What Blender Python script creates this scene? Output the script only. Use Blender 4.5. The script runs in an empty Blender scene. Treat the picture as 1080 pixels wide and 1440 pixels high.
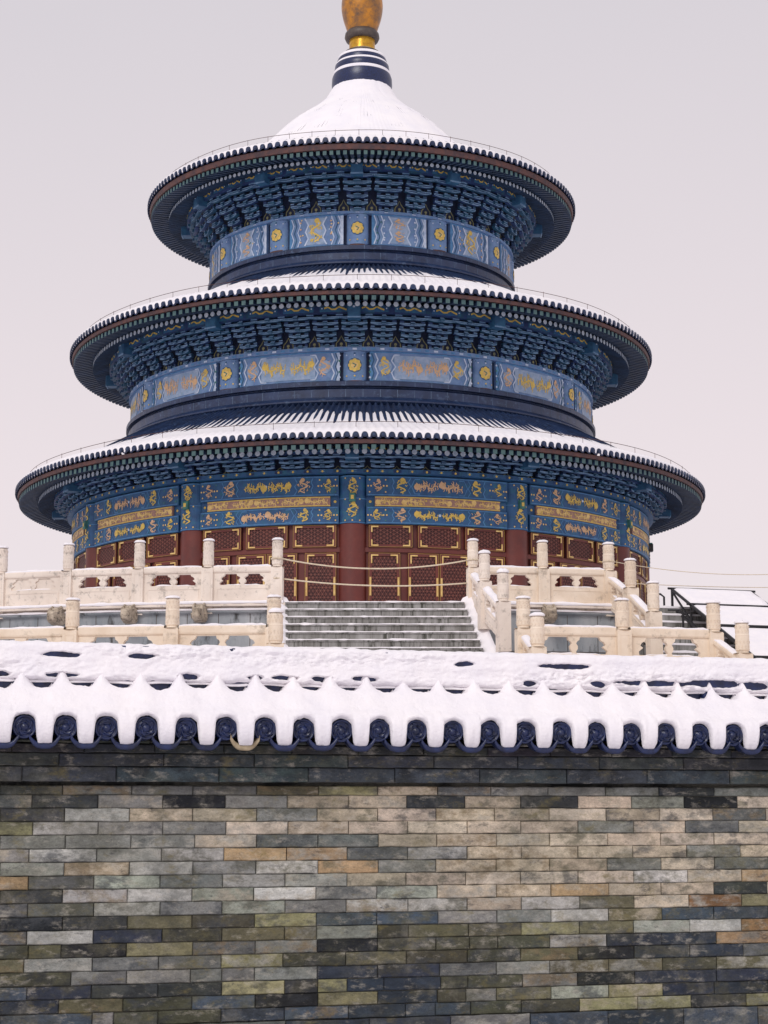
import bpy, math, random
from math import sin, cos, tan, atan, pi, radians, sqrt, exp, floor
from mathutils import noise, Vector
S = bpy.context.scene
# ------------------------------------------------------------------ camera, sky, sun, exposure
F = 2500.0; PITCH = atan(418/F); EZ = 1.65          # focal length in photo pixels, tilt up, eye height
cd = bpy.data.cameras.new('camera'); cam = bpy.data.objects.new('camera', cd); S.collection.objects.link(cam)
cd.sensor_fit = 'VERTICAL'; cd.sensor_height = 36; cd.lens = 36*F/1440; cd.clip_start = .1; cd.clip_end = 3000
cam.location = (0, 0, EZ); cam.rotation_euler = (pi/2+PITCH, 0, 0); S.camera = cam
S.render.resolution_x = 768; S.render.resolution_y = 1024
S.view_settings.view_transform = 'Standard'; S.view_settings.look = 'None'
S.view_settings.exposure = 0; S.view_settings.gamma = 1; S.view_settings.use_curve_mapping = False
W = bpy.data.worlds.new('World'); S.world = W; W.use_nodes = True
nt = W.node_tree; nt.nodes.clear()
wo = nt.nodes.new('ShaderNodeOutputWorld'); bg = nt.nodes.new('ShaderNodeBackground')
tc = nt.nodes.new('ShaderNodeTexCoord'); sx = nt.nodes.new('ShaderNodeSeparateXYZ'); rp = nt.nodes.new('ShaderNodeValToRGB')
cn = nt.nodes.new('ShaderNodeTexNoise'); cn.inputs['Scale'].default_value = 2.2; cn.inputs['Detail'].default_value = 4
ca = nt.nodes.new('ShaderNodeMath'); ca.operation = 'MULTIPLY_ADD'; ca.inputs[1].default_value = .10
nt.links.new(tc.outputs['Generated'], sx.inputs[0]); nt.links.new(tc.outputs['Generated'], cn.inputs['Vector'])
nt.links.new(cn.outputs['Fac'], ca.inputs[0]); nt.links.new(sx.outputs['Z'], ca.inputs[2])
nt.links.new(ca.outputs[0], rp.inputs['Fac']); nt.links.new(rp.outputs['Color'], bg.inputs['Color'])
rp.color_ramp.elements[0].position = .0; rp.color_ramp.elements[0].color = (.865, .80, .815, 1)
rp.color_ramp.elements[1].position = .48; rp.color_ramp.elements[1].color = (.690, .650, .695, 1)
e_ = rp.color_ramp.elements.new(.22); e_.color = (.835, .752, .785, 1)
bg.inputs['Strength'].default_value = 1.0; nt.links.new(bg.outputs[0], wo.inputs['Surface'])
sl = bpy.data.lights.new('sun', 'SUN'); sun = bpy.data.objects.new('sun', sl); S.collection.objects.link(sun)
sl.energy = 1.3; sl.angle = radians(20); sl.color = (1, .965, .93)
sun.rotation_euler = (radians(50), 0, radians(-22))

# ------------------------------------------------------------------ calibration helpers: photo pixel + distance -> metres
def zat(y, D): return EZ + D*tan(PITCH+atan((720-y)/F))
def xat(x, y, D): return (x-540)/F*(D*cos(PITCH)+(zat(y, D)-EZ)*sin(PITCH))
def L(c): c = c/255; return c/12.92 if c <= .04045 else ((c+.055)/1.055)**2.4
def rgb(r, g, b): return (L(r), L(g), L(b), 1)
def clamp(x, a=0., b=1.): return max(a, min(b, x))
def smooth(a, b, x): t = clamp((x-a)/(b-a)); return t*t*(3-2*t)
def nz(x, y=0, z=0): return noise.noise(Vector((x, y, z)))

# ------------------------------------------------------------------ materials
def mat(name, c, c2=None, rough=.6, scale=2.0, lo=.35, hi=.65, bump=0., bscale=30., metal=0., spec=.5, attr=False, streak=False, detail=5, c3=None, s3=8., l3=.55, h3=.7, sss=0.):
    m = bpy.data.materials.new(name); m.use_nodes = True; n = m.node_tree; b = n.nodes['Principled BSDF']
    b.inputs['Roughness'].default_value = rough; b.inputs['Metallic'].default_value = metal
    b.inputs['Specular IOR Level'].default_value = spec
    g = n.nodes.new('ShaderNodeNewGeometry'); pos = g.outputs['Position']
    if streak:
        mp = n.nodes.new('ShaderNodeMapping'); mp.inputs['Scale'].default_value = (1, 1, .18) if streak is True else streak
        n.links.new(pos, mp.inputs['Vector']); pos2 = mp.outputs[0]
    else: pos2 = pos
    if attr:
        a = n.nodes.new('ShaderNodeAttribute'); a.attribute_name = 'Col'; base = a.outputs['Color']
    else: base = None
    if c2 is not None:
        t = n.nodes.new('ShaderNodeTexNoise'); t.inputs['Scale'].default_value = scale; t.inputs['Detail'].default_value = detail; t.inputs['Roughness'].default_value = .65
        n.links.new(pos2, t.inputs['Vector'])
        r = n.nodes.new('ShaderNodeMapRange'); r.inputs[1].default_value = lo; r.inputs[2].default_value = hi
        n.links.new(t.outputs['Fac'], r.inputs[0])
        mx = n.nodes.new('ShaderNodeMix'); mx.data_type = 'RGBA'
        n.links.new(r.outputs[0], mx.inputs[0])
        if base: n.links.new(base, mx.inputs[6]); mx.blend_type = 'MULTIPLY'
        else: mx.inputs[6].default_value = c
        mx.inputs[7].default_value = c2; base = mx.outputs[2]
        if c3 is not None:
            t3 = n.nodes.new('ShaderNodeTexNoise'); t3.inputs['Scale'].default_value = s3; t3.inputs['Detail'].default_value = 6; t3.inputs['Roughness'].default_value = .7
            n.links.new(pos2, t3.inputs['Vector'])
            r3 = n.nodes.new('ShaderNodeMapRange'); r3.inputs[1].default_value = l3; r3.inputs[2].default_value = h3
            n.links.new(t3.outputs['Fac'], r3.inputs[0])
            m3 = n.nodes.new('ShaderNodeMix'); m3.data_type = 'RGBA'; n.links.new(r3.outputs[0], m3.inputs[0])
            n.links.new(base, m3.inputs[6]); m3.inputs[7].default_value = c3; base = m3.outputs[2]
    if base: n.links.new(base, b.inputs['Base Color'])
    else: b.inputs['Base Color'].default_value = c
    if bump:
        t2 = n.nodes.new('ShaderNodeTexNoise'); t2.inputs['Scale'].default_value = bscale; t2.inputs['Detail'].default_value = 8; t2.inputs['Roughness'].default_value = .6
        n.links.new(pos, t2.inputs['Vector'])
        bp = n.nodes.new('ShaderNodeBump'); bp.inputs['Strength'].default_value = bump; bp.inputs['Distance'].default_value = .02
        n.links.new(t2.outputs['Fac'], bp.inputs['Height']); n.links.new(bp.outputs[0], b.inputs['Normal'])
    if sss:
        b.inputs['Subsurface Weight'].default_value = sss; b.inputs['Subsurface Radius'].default_value = (.03, .03, .035)
    return m
M = {}
M['snow'] = mat('snow', rgb(250, 246, 248), rgb(243, 240, 245), .75, 3, bump=.45, bscale=45, spec=.25)
M['snow_far'] = mat('snow_roof', rgb(247, 244, 246), rgb(238, 236, 242), .8, .8, bump=.15, bscale=5, spec=.2)
M['bluetile'] = mat('blue_glazed_tile', rgb(34, 48, 92), rgb(20, 28, 56), .32, 14, bump=.12, bscale=40, c3=rgb(66, 82, 122), s3=30, l3=.6, h3=.8)
M['rooftile'] = mat('roof_tile_navy', rgb(33, 52, 88), rgb(22, 34, 60), .45, 1.5, c3=rgb(58, 78, 112), s3=2.5)
M['skirt'] = mat('ridge_tile_navy', rgb(38, 56, 92), rgb(24, 38, 68), .42, 1.2, c3=rgb(70, 90, 120), s3=4, streak=(1, 1, 1))
M['joint'] = mat('tile_joint', rgb(104, 124, 150), rgb(54, 70, 98), .7, 2)
M['gold'] = mat('gold_leaf', rgb(226, 192, 92), rgb(196, 168, 86), .5, 6, metal=.1)
M['gold_hi'] = mat('gold_fitting', rgb(232, 200, 130), rgb(206, 168, 98), .42, 5, metal=.15)
M['pink_gold'] = mat('faded_gold', rgb(218, 176, 142), rgb(200, 164, 116), .6, 5)
M['green_paint'] = mat('green_paint', rgb(70, 128, 116), rgb(44, 92, 92), .6, 4)
M['teal'] = mat('teal_paint', rgb(46, 98, 132), rgb(32, 72, 110), .6, 3)
M['frieze_lo'] = mat('deep_blue_paint', rgb(44, 92, 138), rgb(32, 70, 112), .55, 2.0, c3=rgb(40, 104, 124), s3=3, l3=.5, h3=.7)
M['frieze_up'] = mat('pale_blue_paint', rgb(116, 144, 184), rgb(88, 117, 164), .6, 2.2, c3=rgb(96, 134, 160), s3=5, l3=.5, h3=.7)
M['up_inner'] = mat('grey_blue_paint', rgb(158, 174, 198), rgb(124, 150, 182), .6, 3, c3=rgb(130, 150, 160), s3=7)
M['pale'] = mat('pale_line_paint', rgb(204, 214, 230), rgb(160, 180, 208), .6, 4)
M['line'] = mat('light_blue_line', rgb(84, 138, 184), rgb(62, 112, 160), .6, 4)
M['bkt'] = mat('bracket_blue', rgb(34, 60, 110), rgb(22, 42, 84), .6, 1.6, c3=rgb(30, 74, 96), s3=2.6, l3=.5, h3=.62)
M['bkt2'] = mat('bracket_green', rgb(34, 84, 112), rgb(22, 54, 88), .6, 1.6)
M['bktline'] = mat('bracket_edge_paint', rgb(128, 160, 192), rgb(76, 112, 146), .6, 2.2)
M['bktgold'] = mat('bracket_gold_line', rgb(150, 146, 104), rgb(98, 104, 88), .6, 3)
M['bktgold2'] = mat('dull_gilt_stud', rgb(176, 140, 112), rgb(132, 96, 80), .5, 5)
M['strip'] = mat('faded_rose_ground', rgb(172, 132, 116), rgb(146, 112, 102), .65, 5)
M['dark'] = mat('dark_recess_paint', rgb(28, 44, 78), rgb(18, 30, 58), .7, 2)
M['raft'] = mat('rafter_paint', rgb(34, 58, 88), rgb(22, 40, 62), .6, 1.5)
M['raft_end'] = mat('rafter_end_white', rgb(204, 212, 222), rgb(160, 176, 194), .6, 4)
M['raft_green'] = mat('rafter_end_green', rgb(74, 104, 102), rgb(54, 82, 88), .6, 4)
M['board'] = mat('red_eave_board', rgb(96, 62, 56), rgb(60, 46, 52), .7, 3)
M['red'] = mat('oxblood_lacquer', rgb(110, 48, 40), rgb(92, 41, 36), .5, 1.3, c3=rgb(116, 56, 46), s3=6, l3=.55, h3=.8)
M['red2'] = mat('lattice_red', rgb(128, 68, 58), rgb(104, 52, 46), .5, 3)
M['latt_bg'] = mat('lattice_backing_wood', rgb(60, 30, 29), rgb(46, 25, 27), .7, 3)  # dark brown-red wood behind the lattice bars
M['marble'] = mat('cream_marble', rgb(240, 226, 208), rgb(222, 204, 182), .62, 1.1, bump=.25, bscale=9, c3=rgb(150, 138, 122), s3=3.2, l3=.55, h3=.80)
M['marble2'] = mat('pale_marble', rgb(240, 228, 215), rgb(222, 209, 196), .62, 1.0, bump=.25, bscale=9, c3=rgb(132, 126, 118), s3=4.2, l3=.54, h3=.76)
M['greystone'] = mat('grey_terrace_stone', rgb(172, 175, 178), rgb(126, 134, 140), .7, .9, bump=.3, bscale=8, c3=rgb(56, 54, 52), s3=1.5, l3=.56, h3=.66, streak=(1, 1, .35))
M['stepstone'] = mat('stained_step_stone', rgb(158, 157, 155), rgb(108, 106, 101), .75, 2.2, bump=.35, bscale=9, c3=rgb(66, 66, 58), s3=8, l3=.50, h3=.64, streak=(1, 1, .12))
M['black'] = mat('black_metal', rgb(28, 28, 34), rgb(18, 18, 22), .45, 4)
M['rope'] = mat('snowy_rope', rgb(226, 212, 190), rgb(204, 188, 160), .8, 20)
M['finial_up'] = mat('gilded_bronze', rgb(206, 138, 48), rgb(168, 116, 56), .36, 1.4, metal=.45, bump=.1, bscale=5, c3=rgb(112, 88, 70), s3=1.6, l3=.44, h3=.66)  # brown-grey third tone puts the dark roof's reflection into the ball's colour
M['finial_dk'] = mat('tarnished_bronze', rgb(96, 86, 78), rgb(70, 62, 62), .5, 3, metal=.3)
M['finial_gold'] = mat('bright_gilding', rgb(218, 168, 48), rgb(178, 128, 40), .32, 5, metal=.5, bump=.4, bscale=9)
M['mortar'] = mat('weathered_mortar', rgb(120, 118, 108), rgb(52, 53, 52), .9, 2.2, lo=.42, hi=.58, bump=.5, bscale=60)
M['clay'] = mat('bare_clay', rgb(186, 170, 140), rgb(150, 134, 108), .8, 20)
M['ground'] = mat('snowy_ground', rgb(232, 229, 233), rgb(214, 212, 220), .85, 1.2, bump=.3, bscale=6)

def brick_material():
    m = bpy.data.materials.new('old_grey_brick'); m.use_nodes = True; n = m.node_tree; b = n.nodes['Principled BSDF']
    b.inputs['Roughness'].default_value = .86; b.inputs['Specular IOR Level'].default_value = .3
    g = n.nodes.new('ShaderNodeNewGeometry'); a = n.nodes.new('ShaderNodeAttribute'); a.attribute_name = 'Col'
    def tex(scale, det, rgh=.65, strech=(1, 1, 1), dist=0):
        mp = n.nodes.new('ShaderNodeMapping'); mp.inputs['Scale'].default_value = strech; n.links.new(g.outputs['Position'], mp.inputs['Vector'])
        t = n.nodes.new('ShaderNodeTexNoise'); t.inputs['Scale'].default_value = scale; t.inputs['Detail'].default_value = det
        t.inputs['Roughness'].default_value = rgh; t.inputs['Distortion'].default_value = dist; n.links.new(mp.outputs[0], t.inputs['Vector']); return t.outputs['Fac']
    def rng(s, a0, a1, b0=0., b1=1.):
        r = n.nodes.new('ShaderNodeMapRange'); r.inputs[1].default_value = a0; r.inputs[2].default_value = a1; r.inputs[3].default_value = b0; r.inputs[4].default_value = b1
        n.links.new(s, r.inputs[0]); return r.outputs[0]
    def mix(fac, A, B, mode='MIX', k=None):
        x = n.nodes.new('ShaderNodeMix'); x.data_type = 'RGBA'; x.blend_type = mode
        n.links.new(fac, x.inputs[0]); n.links.new(A, x.inputs[6])
        if isinstance(B, tuple): x.inputs[7].default_value = B
        else: n.links.new(B, x.inputs[7])
        return x.outputs[2]
    c = a.outputs['Color']; a2 = n.nodes.new('ShaderNodeAttribute'); a2.attribute_name = 'Col2'
    c = mix(rng(tex(5.5, 9, .68, (1, 1, 1.7), .1), .47, .60, 0, .72), c, a2.outputs['Color'])               # second tone inside a brick
    c = mix(rng(tex(2.6, 6, .6, (1, 1, 1.5)), .42, .60, 0, .45), c, (.50, .52, .55, 1), 'MULTIPLY')         # damp clouds over several bricks
    c = mix(rng(tex(1.7, 9, .66, (1, 1, 1.6)), .52, .66, 0, .40), c, rgb(104, 104, 84))                     # moss film running over joints
    c = mix(rng(tex(3.1, 9, .7, (1.4, 1, 1.2)), .54, .70, 0, .5), c, rgb(150, 146, 136))                  # lime wash over joints
    c = mix(rng(tex(9, 9, .72, (1, 1, 2.0), .1), .38, .66, 0, .75), c, (.48, .48, .47, 1), 'MULTIPLY')      # mottling inside a brick
    c = mix(rng(tex(55, 8, .8, (1, 1, 1.4)), .40, .64, 0, .65), c, (.52, .52, .52, 1), 'MULTIPLY')         # grain
    c = mix(rng(tex(6.5, 10, .74, (1, 1, 2.2), .1), .54, .68, 0, .55), c, rgb(186, 180, 166))              # lime bloom
    c = mix(rng(tex(4.2, 10, .76, (1, 1, 1.8), .15), .56, .68, 0, .6), c, rgb(122, 112, 72))              # lichen
    c = mix(rng(tex(5.2, 10, .78, (1, 1, 2.2), .1), .56, .66, 0, .7), c, rgb(52, 55, 60))                 # soot
    c = mix(rng(tex(120, 3, .6), .62, .70, 0, .5), c, rgb(44, 44, 44))                                     # pits
    n.links.new(c, b.inputs['Base Color'])
    t1 = n.nodes.new('ShaderNodeBump'); t1.inputs['Strength'].default_value = .55; t1.inputs['Distance'].default_value = .012
    n.links.new(tex(28, 10, .72, (1, 1, 1.6)), t1.inputs['Height']); n.links.new(t1.outputs[0], b.inputs['Normal'])
    return m
M['brick'] = brick_material()

# ------------------------------------------------------------------ mesh building helpers
class MB:
    def __init__(s): s.v = []; s.f = []; s.m = []; s.c = []; s.mats = []
    def mi(s, m):
        if m not in s.mats: s.mats.append(m)
        return s.mats.index(m)
    def add(s, vs, fs, m, col=None):
        o = len(s.v); s.v += [tuple(v) for v in vs]; k = s.mi(m)
        for f in fs: s.f.append(tuple(i+o for i in f)); s.m.append(k); s.c.append(col)
    def box(s, x0, x1, y0, y1, z0, z1, m, col=None, T=None):
        vs = [(x0,y0,z0),(x1,y0,z0),(x1,y1,z0),(x0,y1,z0),(x0,y0,z1),(x1,y0,z1),(x1,y1,z1),(x0,y1,z1)]
        if T: vs = [T(*v) for v in vs]
        s.add(vs, [(0,3,2,1),(4,5,6,7),(0,1,5,4),(1,2,6,5),(2,3,7,6),(3,0,4,7)], m, col)
    def cbox(s, x0, x1, y0, y1, z0, z1, m, b=.01, T=None, col=None):   # box whose front (-y) edges are chamfered
        vs = [(x0,y1,z0),(x1,y1,z0),(x1,y1,z1),(x0,y1,z1),(x0,y0+b,z0),(x1,y0+b,z0),(x1,y0+b,z1),(x0,y0+b,z1),
              (x0+b,y0,z0+b),(x1-b,y0,z0+b),(x1-b,y0,z1-b),(x0+b,y0,z1-b)]
        if T: vs = [T(*v) for v in vs]
        s.add(vs, [(0,3,2,1),(0,1,5,4),(1,2,6,5),(2,3,7,6),(3,0,4,7),(4,5,9,8),(5,6,10,9),(6,7,11,10),(7,4,8,11),(8,9,10,11)], m, col)
    def revolve(s, prof, n, m, a0=0, a1=2*pi, T=None, mats=None):
        full = abs(a1-a0-2*pi) < 1e-6; k = n if full else n+1; P = len(prof); vs = []
        for i in range(k):
            a = a0+(a1-a0)*i/n
            for r, z in prof: vs.append((r*sin(a), -r*cos(a), z))
        if T: vs = [T(*v) for v in vs]
        o = len(s.v); s.v += vs
        for j in range(P-1):
            q = s.mi(mats[j] if mats else m)
            for i in range(n):
                i2 = (i+1) % k; s.f.append((o+i*P+j, o+i2*P+j, o+i2*P+j+1, o+i*P+j+1)); s.m.append(q); s.c.append(None)
    def tube(s, pts, r, m, n=8, r2=None):
        vs = []; fs = []; K = len(pts)
        for i, p in enumerate(pts):
            p = Vector(p); a = Vector(pts[max(0, i-1)]); b = Vector(pts[min(K-1, i+1)]); d = (b-a).normalized()
            u = d.cross(Vector((0, 0, 1)))
            if u.length < .05: u = d.cross(Vector((1, 0, 0)))
            u.normalize(); w = u.cross(d); rr = r if r2 is None else r+(r2-r)*i/(K-1)
            for j in range(n): t = 2*pi*j/n; vs.append(tuple(p+u*rr*cos(t)+w*rr*sin(t)))
        for i in range(K-1):
            for j in range(n): fs.append((i*n+j, i*n+(j+1) % n, (i+1)*n+(j+1) % n, (i+1)*n+j))
        fs.append(tuple(range(n-1, -1, -1))); fs.append(tuple(range((K-1)*n, K*n)))
        s.add(vs, fs, m)
    def grid(s, rows, m, closed=False, col=None):        # rows: list of equal-length vertex lists
        nr = len(rows); nc = len(rows[0]); o = len(s.v); k = s.mi(m)
        for r in rows: s.v += r
        for i in range(nr-1 if not closed else nr):
            i2 = (i+1) % nr
            for j in range(nc-1):
                s.f.append((o+i*nc+j, o+i2*nc+j, o+i2*nc+j+1, o+i*nc+j+1)); s.m.append(k); s.c.append(col)
    def mesh(s, name, sm=False):
        me = bpy.data.meshes.new(name); me.from_pydata(s.v, [], s.f); me.polygons.foreach_set('material_index', s.m)
        for m in s.mats: me.materials.append(M[m])
        if any(c is not None for c in s.c):
            at = me.color_attributes.new('Col', 'FLOAT_COLOR', 'CORNER'); buf = []
            for p, c in zip(me.polygons, s.c): buf += list(c or (.3, .3, .3, 1))*p.loop_total
            at.data.foreach_set('color', buf)
            rr = random.Random(5); alt = [rgb(*v) for v in ((152, 153, 147), (206, 194, 172), (118, 116, 96), (84, 88, 92), (190, 188, 178), (150, 130, 100), (104, 104, 90))]; d2 = {}
            a2 = me.color_attributes.new('Col2', 'FLOAT_COLOR', 'CORNER'); buf = []
            for p, c in zip(me.polygons, s.c):
                if c not in d2: d2[c] = rr.choice(alt if not c or max(c[:3]) > .16 else [rgb(84, 88, 92), rgb(58, 61, 64), rgb(96, 94, 80), rgb(70, 76, 84)])
                buf += list(d2[c])*p.loop_total
            a2.data.foreach_set('color', buf)
        if sm: me.shade_smooth()
        me.update(); return me
    def build(s, name, parent=None, sm=False, loc=None, rz=0):
        o = bpy.data.objects.new(name, s.mesh(name, sm)); S.collection.objects.link(o)
        if parent: o.parent = parent
        if loc: o.location = loc
        if rz: o.rotation_euler = (0, 0, rz)
        return o
def tag(o, label=None, cat=None, group=None, kind=None):
    if label: o['label'] = label
    if cat: o['category'] = cat
    if group: o['group'] = group
    if kind: o['kind'] = kind
    return o
def empty(name, loc, label, cat, rz=0, group=None):
    o = bpy.data.objects.new(name, None); S.collection.objects.link(o); o.location = loc; o.rotation_euler = (0, 0, rz); o.empty_display_size = .2
    return tag(o, label, cat, group)
def inst(me, name, parent, loc=(0, 0, 0), rz=0, scale=None):
    o = bpy.data.objects.new(name, me); S.collection.objects.link(o); o.parent = parent; o.location = loc; o.rotation_euler = (0, 0, rz)
    if scale: o.scale = scale
    return o

# ------------------------------------------------------------------ large setting: ground
g = MB(); g.box(-1500, 1500, -200, 2500, -.5, 0, 'ground'); tag(g.build('snowy_ground'), kind='structure')

# ================================================================== THE ROUND HALL
HD = 85.0; HX = xat(508, 600, HD); ZF = zat(848, 52)     # centre distance, offset, terrace floor height
hall = empty('round_hall', (HX, HD, ZF), 'triple-eaved round temple hall, blue painted eaves and dark red lattice doors, snow on its roofs', 'temple')
PH = radians(-.7)                                         # column 0 stands almost facing the viewer
def hz(y, R): return zat(y, HD-R)-ZF                      # height above terrace floor of a ring of radius R whose front shows at y
class Cyl:                                                # flat drawing wrapped on a cylinder: s = arc length from th0, z up
    def __init__(c, mb, R, th0): c.mb = mb; c.R = R; c.th = th0
    def p(c, s, z, o=0.): a = c.th+s/c.R; r = c.R+o; return (r*sin(a), -r*cos(a), z)
    def poly(c, pts, m, o=.01): c.mb.add([c.p(s, z, o) for s, z in pts], [tuple(range(len(pts)))], m)
    def patch(c, s0, s1, z0, z1, m, o=.01, n=None, edge=False):
        n = n or max(1, int(abs(s1-s0)/.35)+1)
        for i in range(n):
            a = s0+(s1-s0)*i/n; b = s0+(s1-s0)*(i+1)/n; c.poly([(a, z0), (b, z0), (b, z1), (a, z1)], m, o)
        if edge:
            for sa in (s0, s1): c.mb.add([c.p(sa, z0, o), c.p(sa, z1, o), c.p(sa, z1, o-edge), c.p(sa, z0, o-edge)], [(0, 1, 2, 3)], m)
            for za in (z0, z1):
                for i in range(n):
                    a = s0+(s1-s0)*i/n; b = s0+(s1-s0)*(i+1)/n
                    c.mb.add([c.p(a, za, o), c.p(b, za, o), c.p(b, za, o-edge), c.p(a, za, o-edge)], [(0, 1, 2, 3)], m)
    def rib(c, pts, w, m, o=.02, w2=None):
        K = len(pts); Lf = []; Rt = []
        for i, (s, z) in enumerate(pts):
            a = pts[max(0, i-1)]; b = pts[min(K-1, i+1)]; dx = b[0]-a[0]; dz = b[1]-a[1]; l = sqrt(dx*dx+dz*dz) or 1
            ww = (w if w2 is None else w+(w2-w)*i/(K-1))/2; Lf.append((s-dz/l*ww, z+dx/l*ww)); Rt.append((s+dz/l*ww, z-dx/l*ww))
        for i in range(K-1): c.poly([Lf[i], Rt[i], Rt[i+1], Lf[i+1]], m, o)
    def disc(c, s, z, r, m, o=.02, n=8): c.poly([(s+r*cos(2*pi*i/n), z+r*sin(2*pi*i/n)) for i in range(n)], m, o)
    def dragon(c, cx, cz, w, h, m, rnd, o=.025):           # winding body, legs, head, tail flame
        d = rnd.choice((-1, 1)); K = 30; P = []; th = min(w, h*2.0)*.085; ph = rnd.uniform(0, 1)
        for i in range(K+1):
            t = i/K; P.append((cx+d*w*((t-.5)*.88+.03*sin(9*pi*t)), cz+h*.13*sin(2*pi*(1.8*t+ph))*(1-.3*t)))
        c.rib(P, th*1.0, m, o, th*.5)
        for i in range(0, K, 2):
            s, z = P[i]; q = 1 if i % 4 else -1; ln = rnd.uniform(.7, 1.35); k = rnd.uniform(-.04, .04)
            c.rib([(s, z+q*.05*h), (s+k*w, z+q*.14*h*ln), (s+(k+.03)*w, z+q*.22*h*ln), (s+(k-.02)*w, z+q*.30*h*ln)], th*.62, m, o+.002, th*.3)
            c.rib([(s+.02*w, z-q*.10*h), (s+.045*w, z-q*.26*h*ln)], th*.5, m, o+.001, th*.3)
        s, z = P[0]; c.disc(s, z+.04*h, th*1.7, m, o+.003, 8); c.rib([(s, z), (s-d*.05*w, z+.24*h), (s-d*.01*w, z+.34*h)], th*.6, m, o+.004)
    def updragon(c, cx, cz, w, h, m, rnd, o=.025):         # coiled dragon filling a medallion
        d = rnd.choice((-1, 1)); P = []; th = min(w, h*.8)*.10
        for i in range(25):
            t = i/24; P.append((cx+d*w*.27*sin(2*pi*(1.5*t+.05)), cz+h*(.40-.80*t)))
        c.rib(P, th*1.3, m, o, th*.8); c.disc(P[0][0], P[0][1], th*1.7, m, o+.003, 7)
        for i in range(20):
            a = rnd.uniform(0, 6.28); r = sqrt(rnd.uniform(.05, 1))*.42; x = cx+w*r*cos(a); z = cz+h*r*sin(a); b = a+rnd.choice((-1.3, 1.3))
            c.rib([(x, z), (x+.09*w*cos(b), z+.09*h*sin(b)), (x+.15*w*cos(b+.9), z+.15*h*sin(b+.9))], th*.8, m, o+.001, th*.3)
    def zig(c, s, z0, z1, amp, w, m, o=.02, n=2):
        c.rib([(s+(amp if i % 2 else -amp), z0+(z1-z0)*i/(2*n)) for i in range(2*n+1)], w, m, o)
    def flower(c, s, z, r, rnd, o=.02, m1='gold'):
        c.disc(s, z, r*1.08, 'teal', o, 12)
        for k in range(8): a = k*pi/4; c.disc(s+r*.66*cos(a), z+r*.66*sin(a), r*.33, m1, o+.006, 7)
        c.disc(s, z, r*.5, 'gold_hi', o+.010, 8); c.rib([(s-r*.3, z+r*.3), (s+r*.2, z), (s-r*.1, z-r*.35)], r*.16, 'green_paint', o+.016)

TIERS = dict(
 top=dict(e=0, rim=10.5, raft=9.48, beam=8.55, wall=7.35, N=180, NR=216, yt=196, ybd=207, ysq=214, yrd=225, ybs=229, ybb=240, ybk=299, yf0=302, yf1=345, nb=36),
 mid=dict(e=3, rim=14.03, raft=12.95, beam=12.12, wall=11.10, N=228, NR=252, yt=399, ybd=409, ysq=415, yrd=423, ybs=426, ybb=438, ybk=487, yf0=492, yf1=534, nb=60),
 low=dict(e=4, rim=16.35, raft=15.3, beam=14.55, wall=13.75, N=288, NR=288, yt=607, ybd=617, ysq=624, yrd=629, ybs=627, ybb=634, ybk=661, yf0=668, yf1=735, nb=72))
def tz(T, y, R): return hz(y+T['e'], R)

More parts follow.
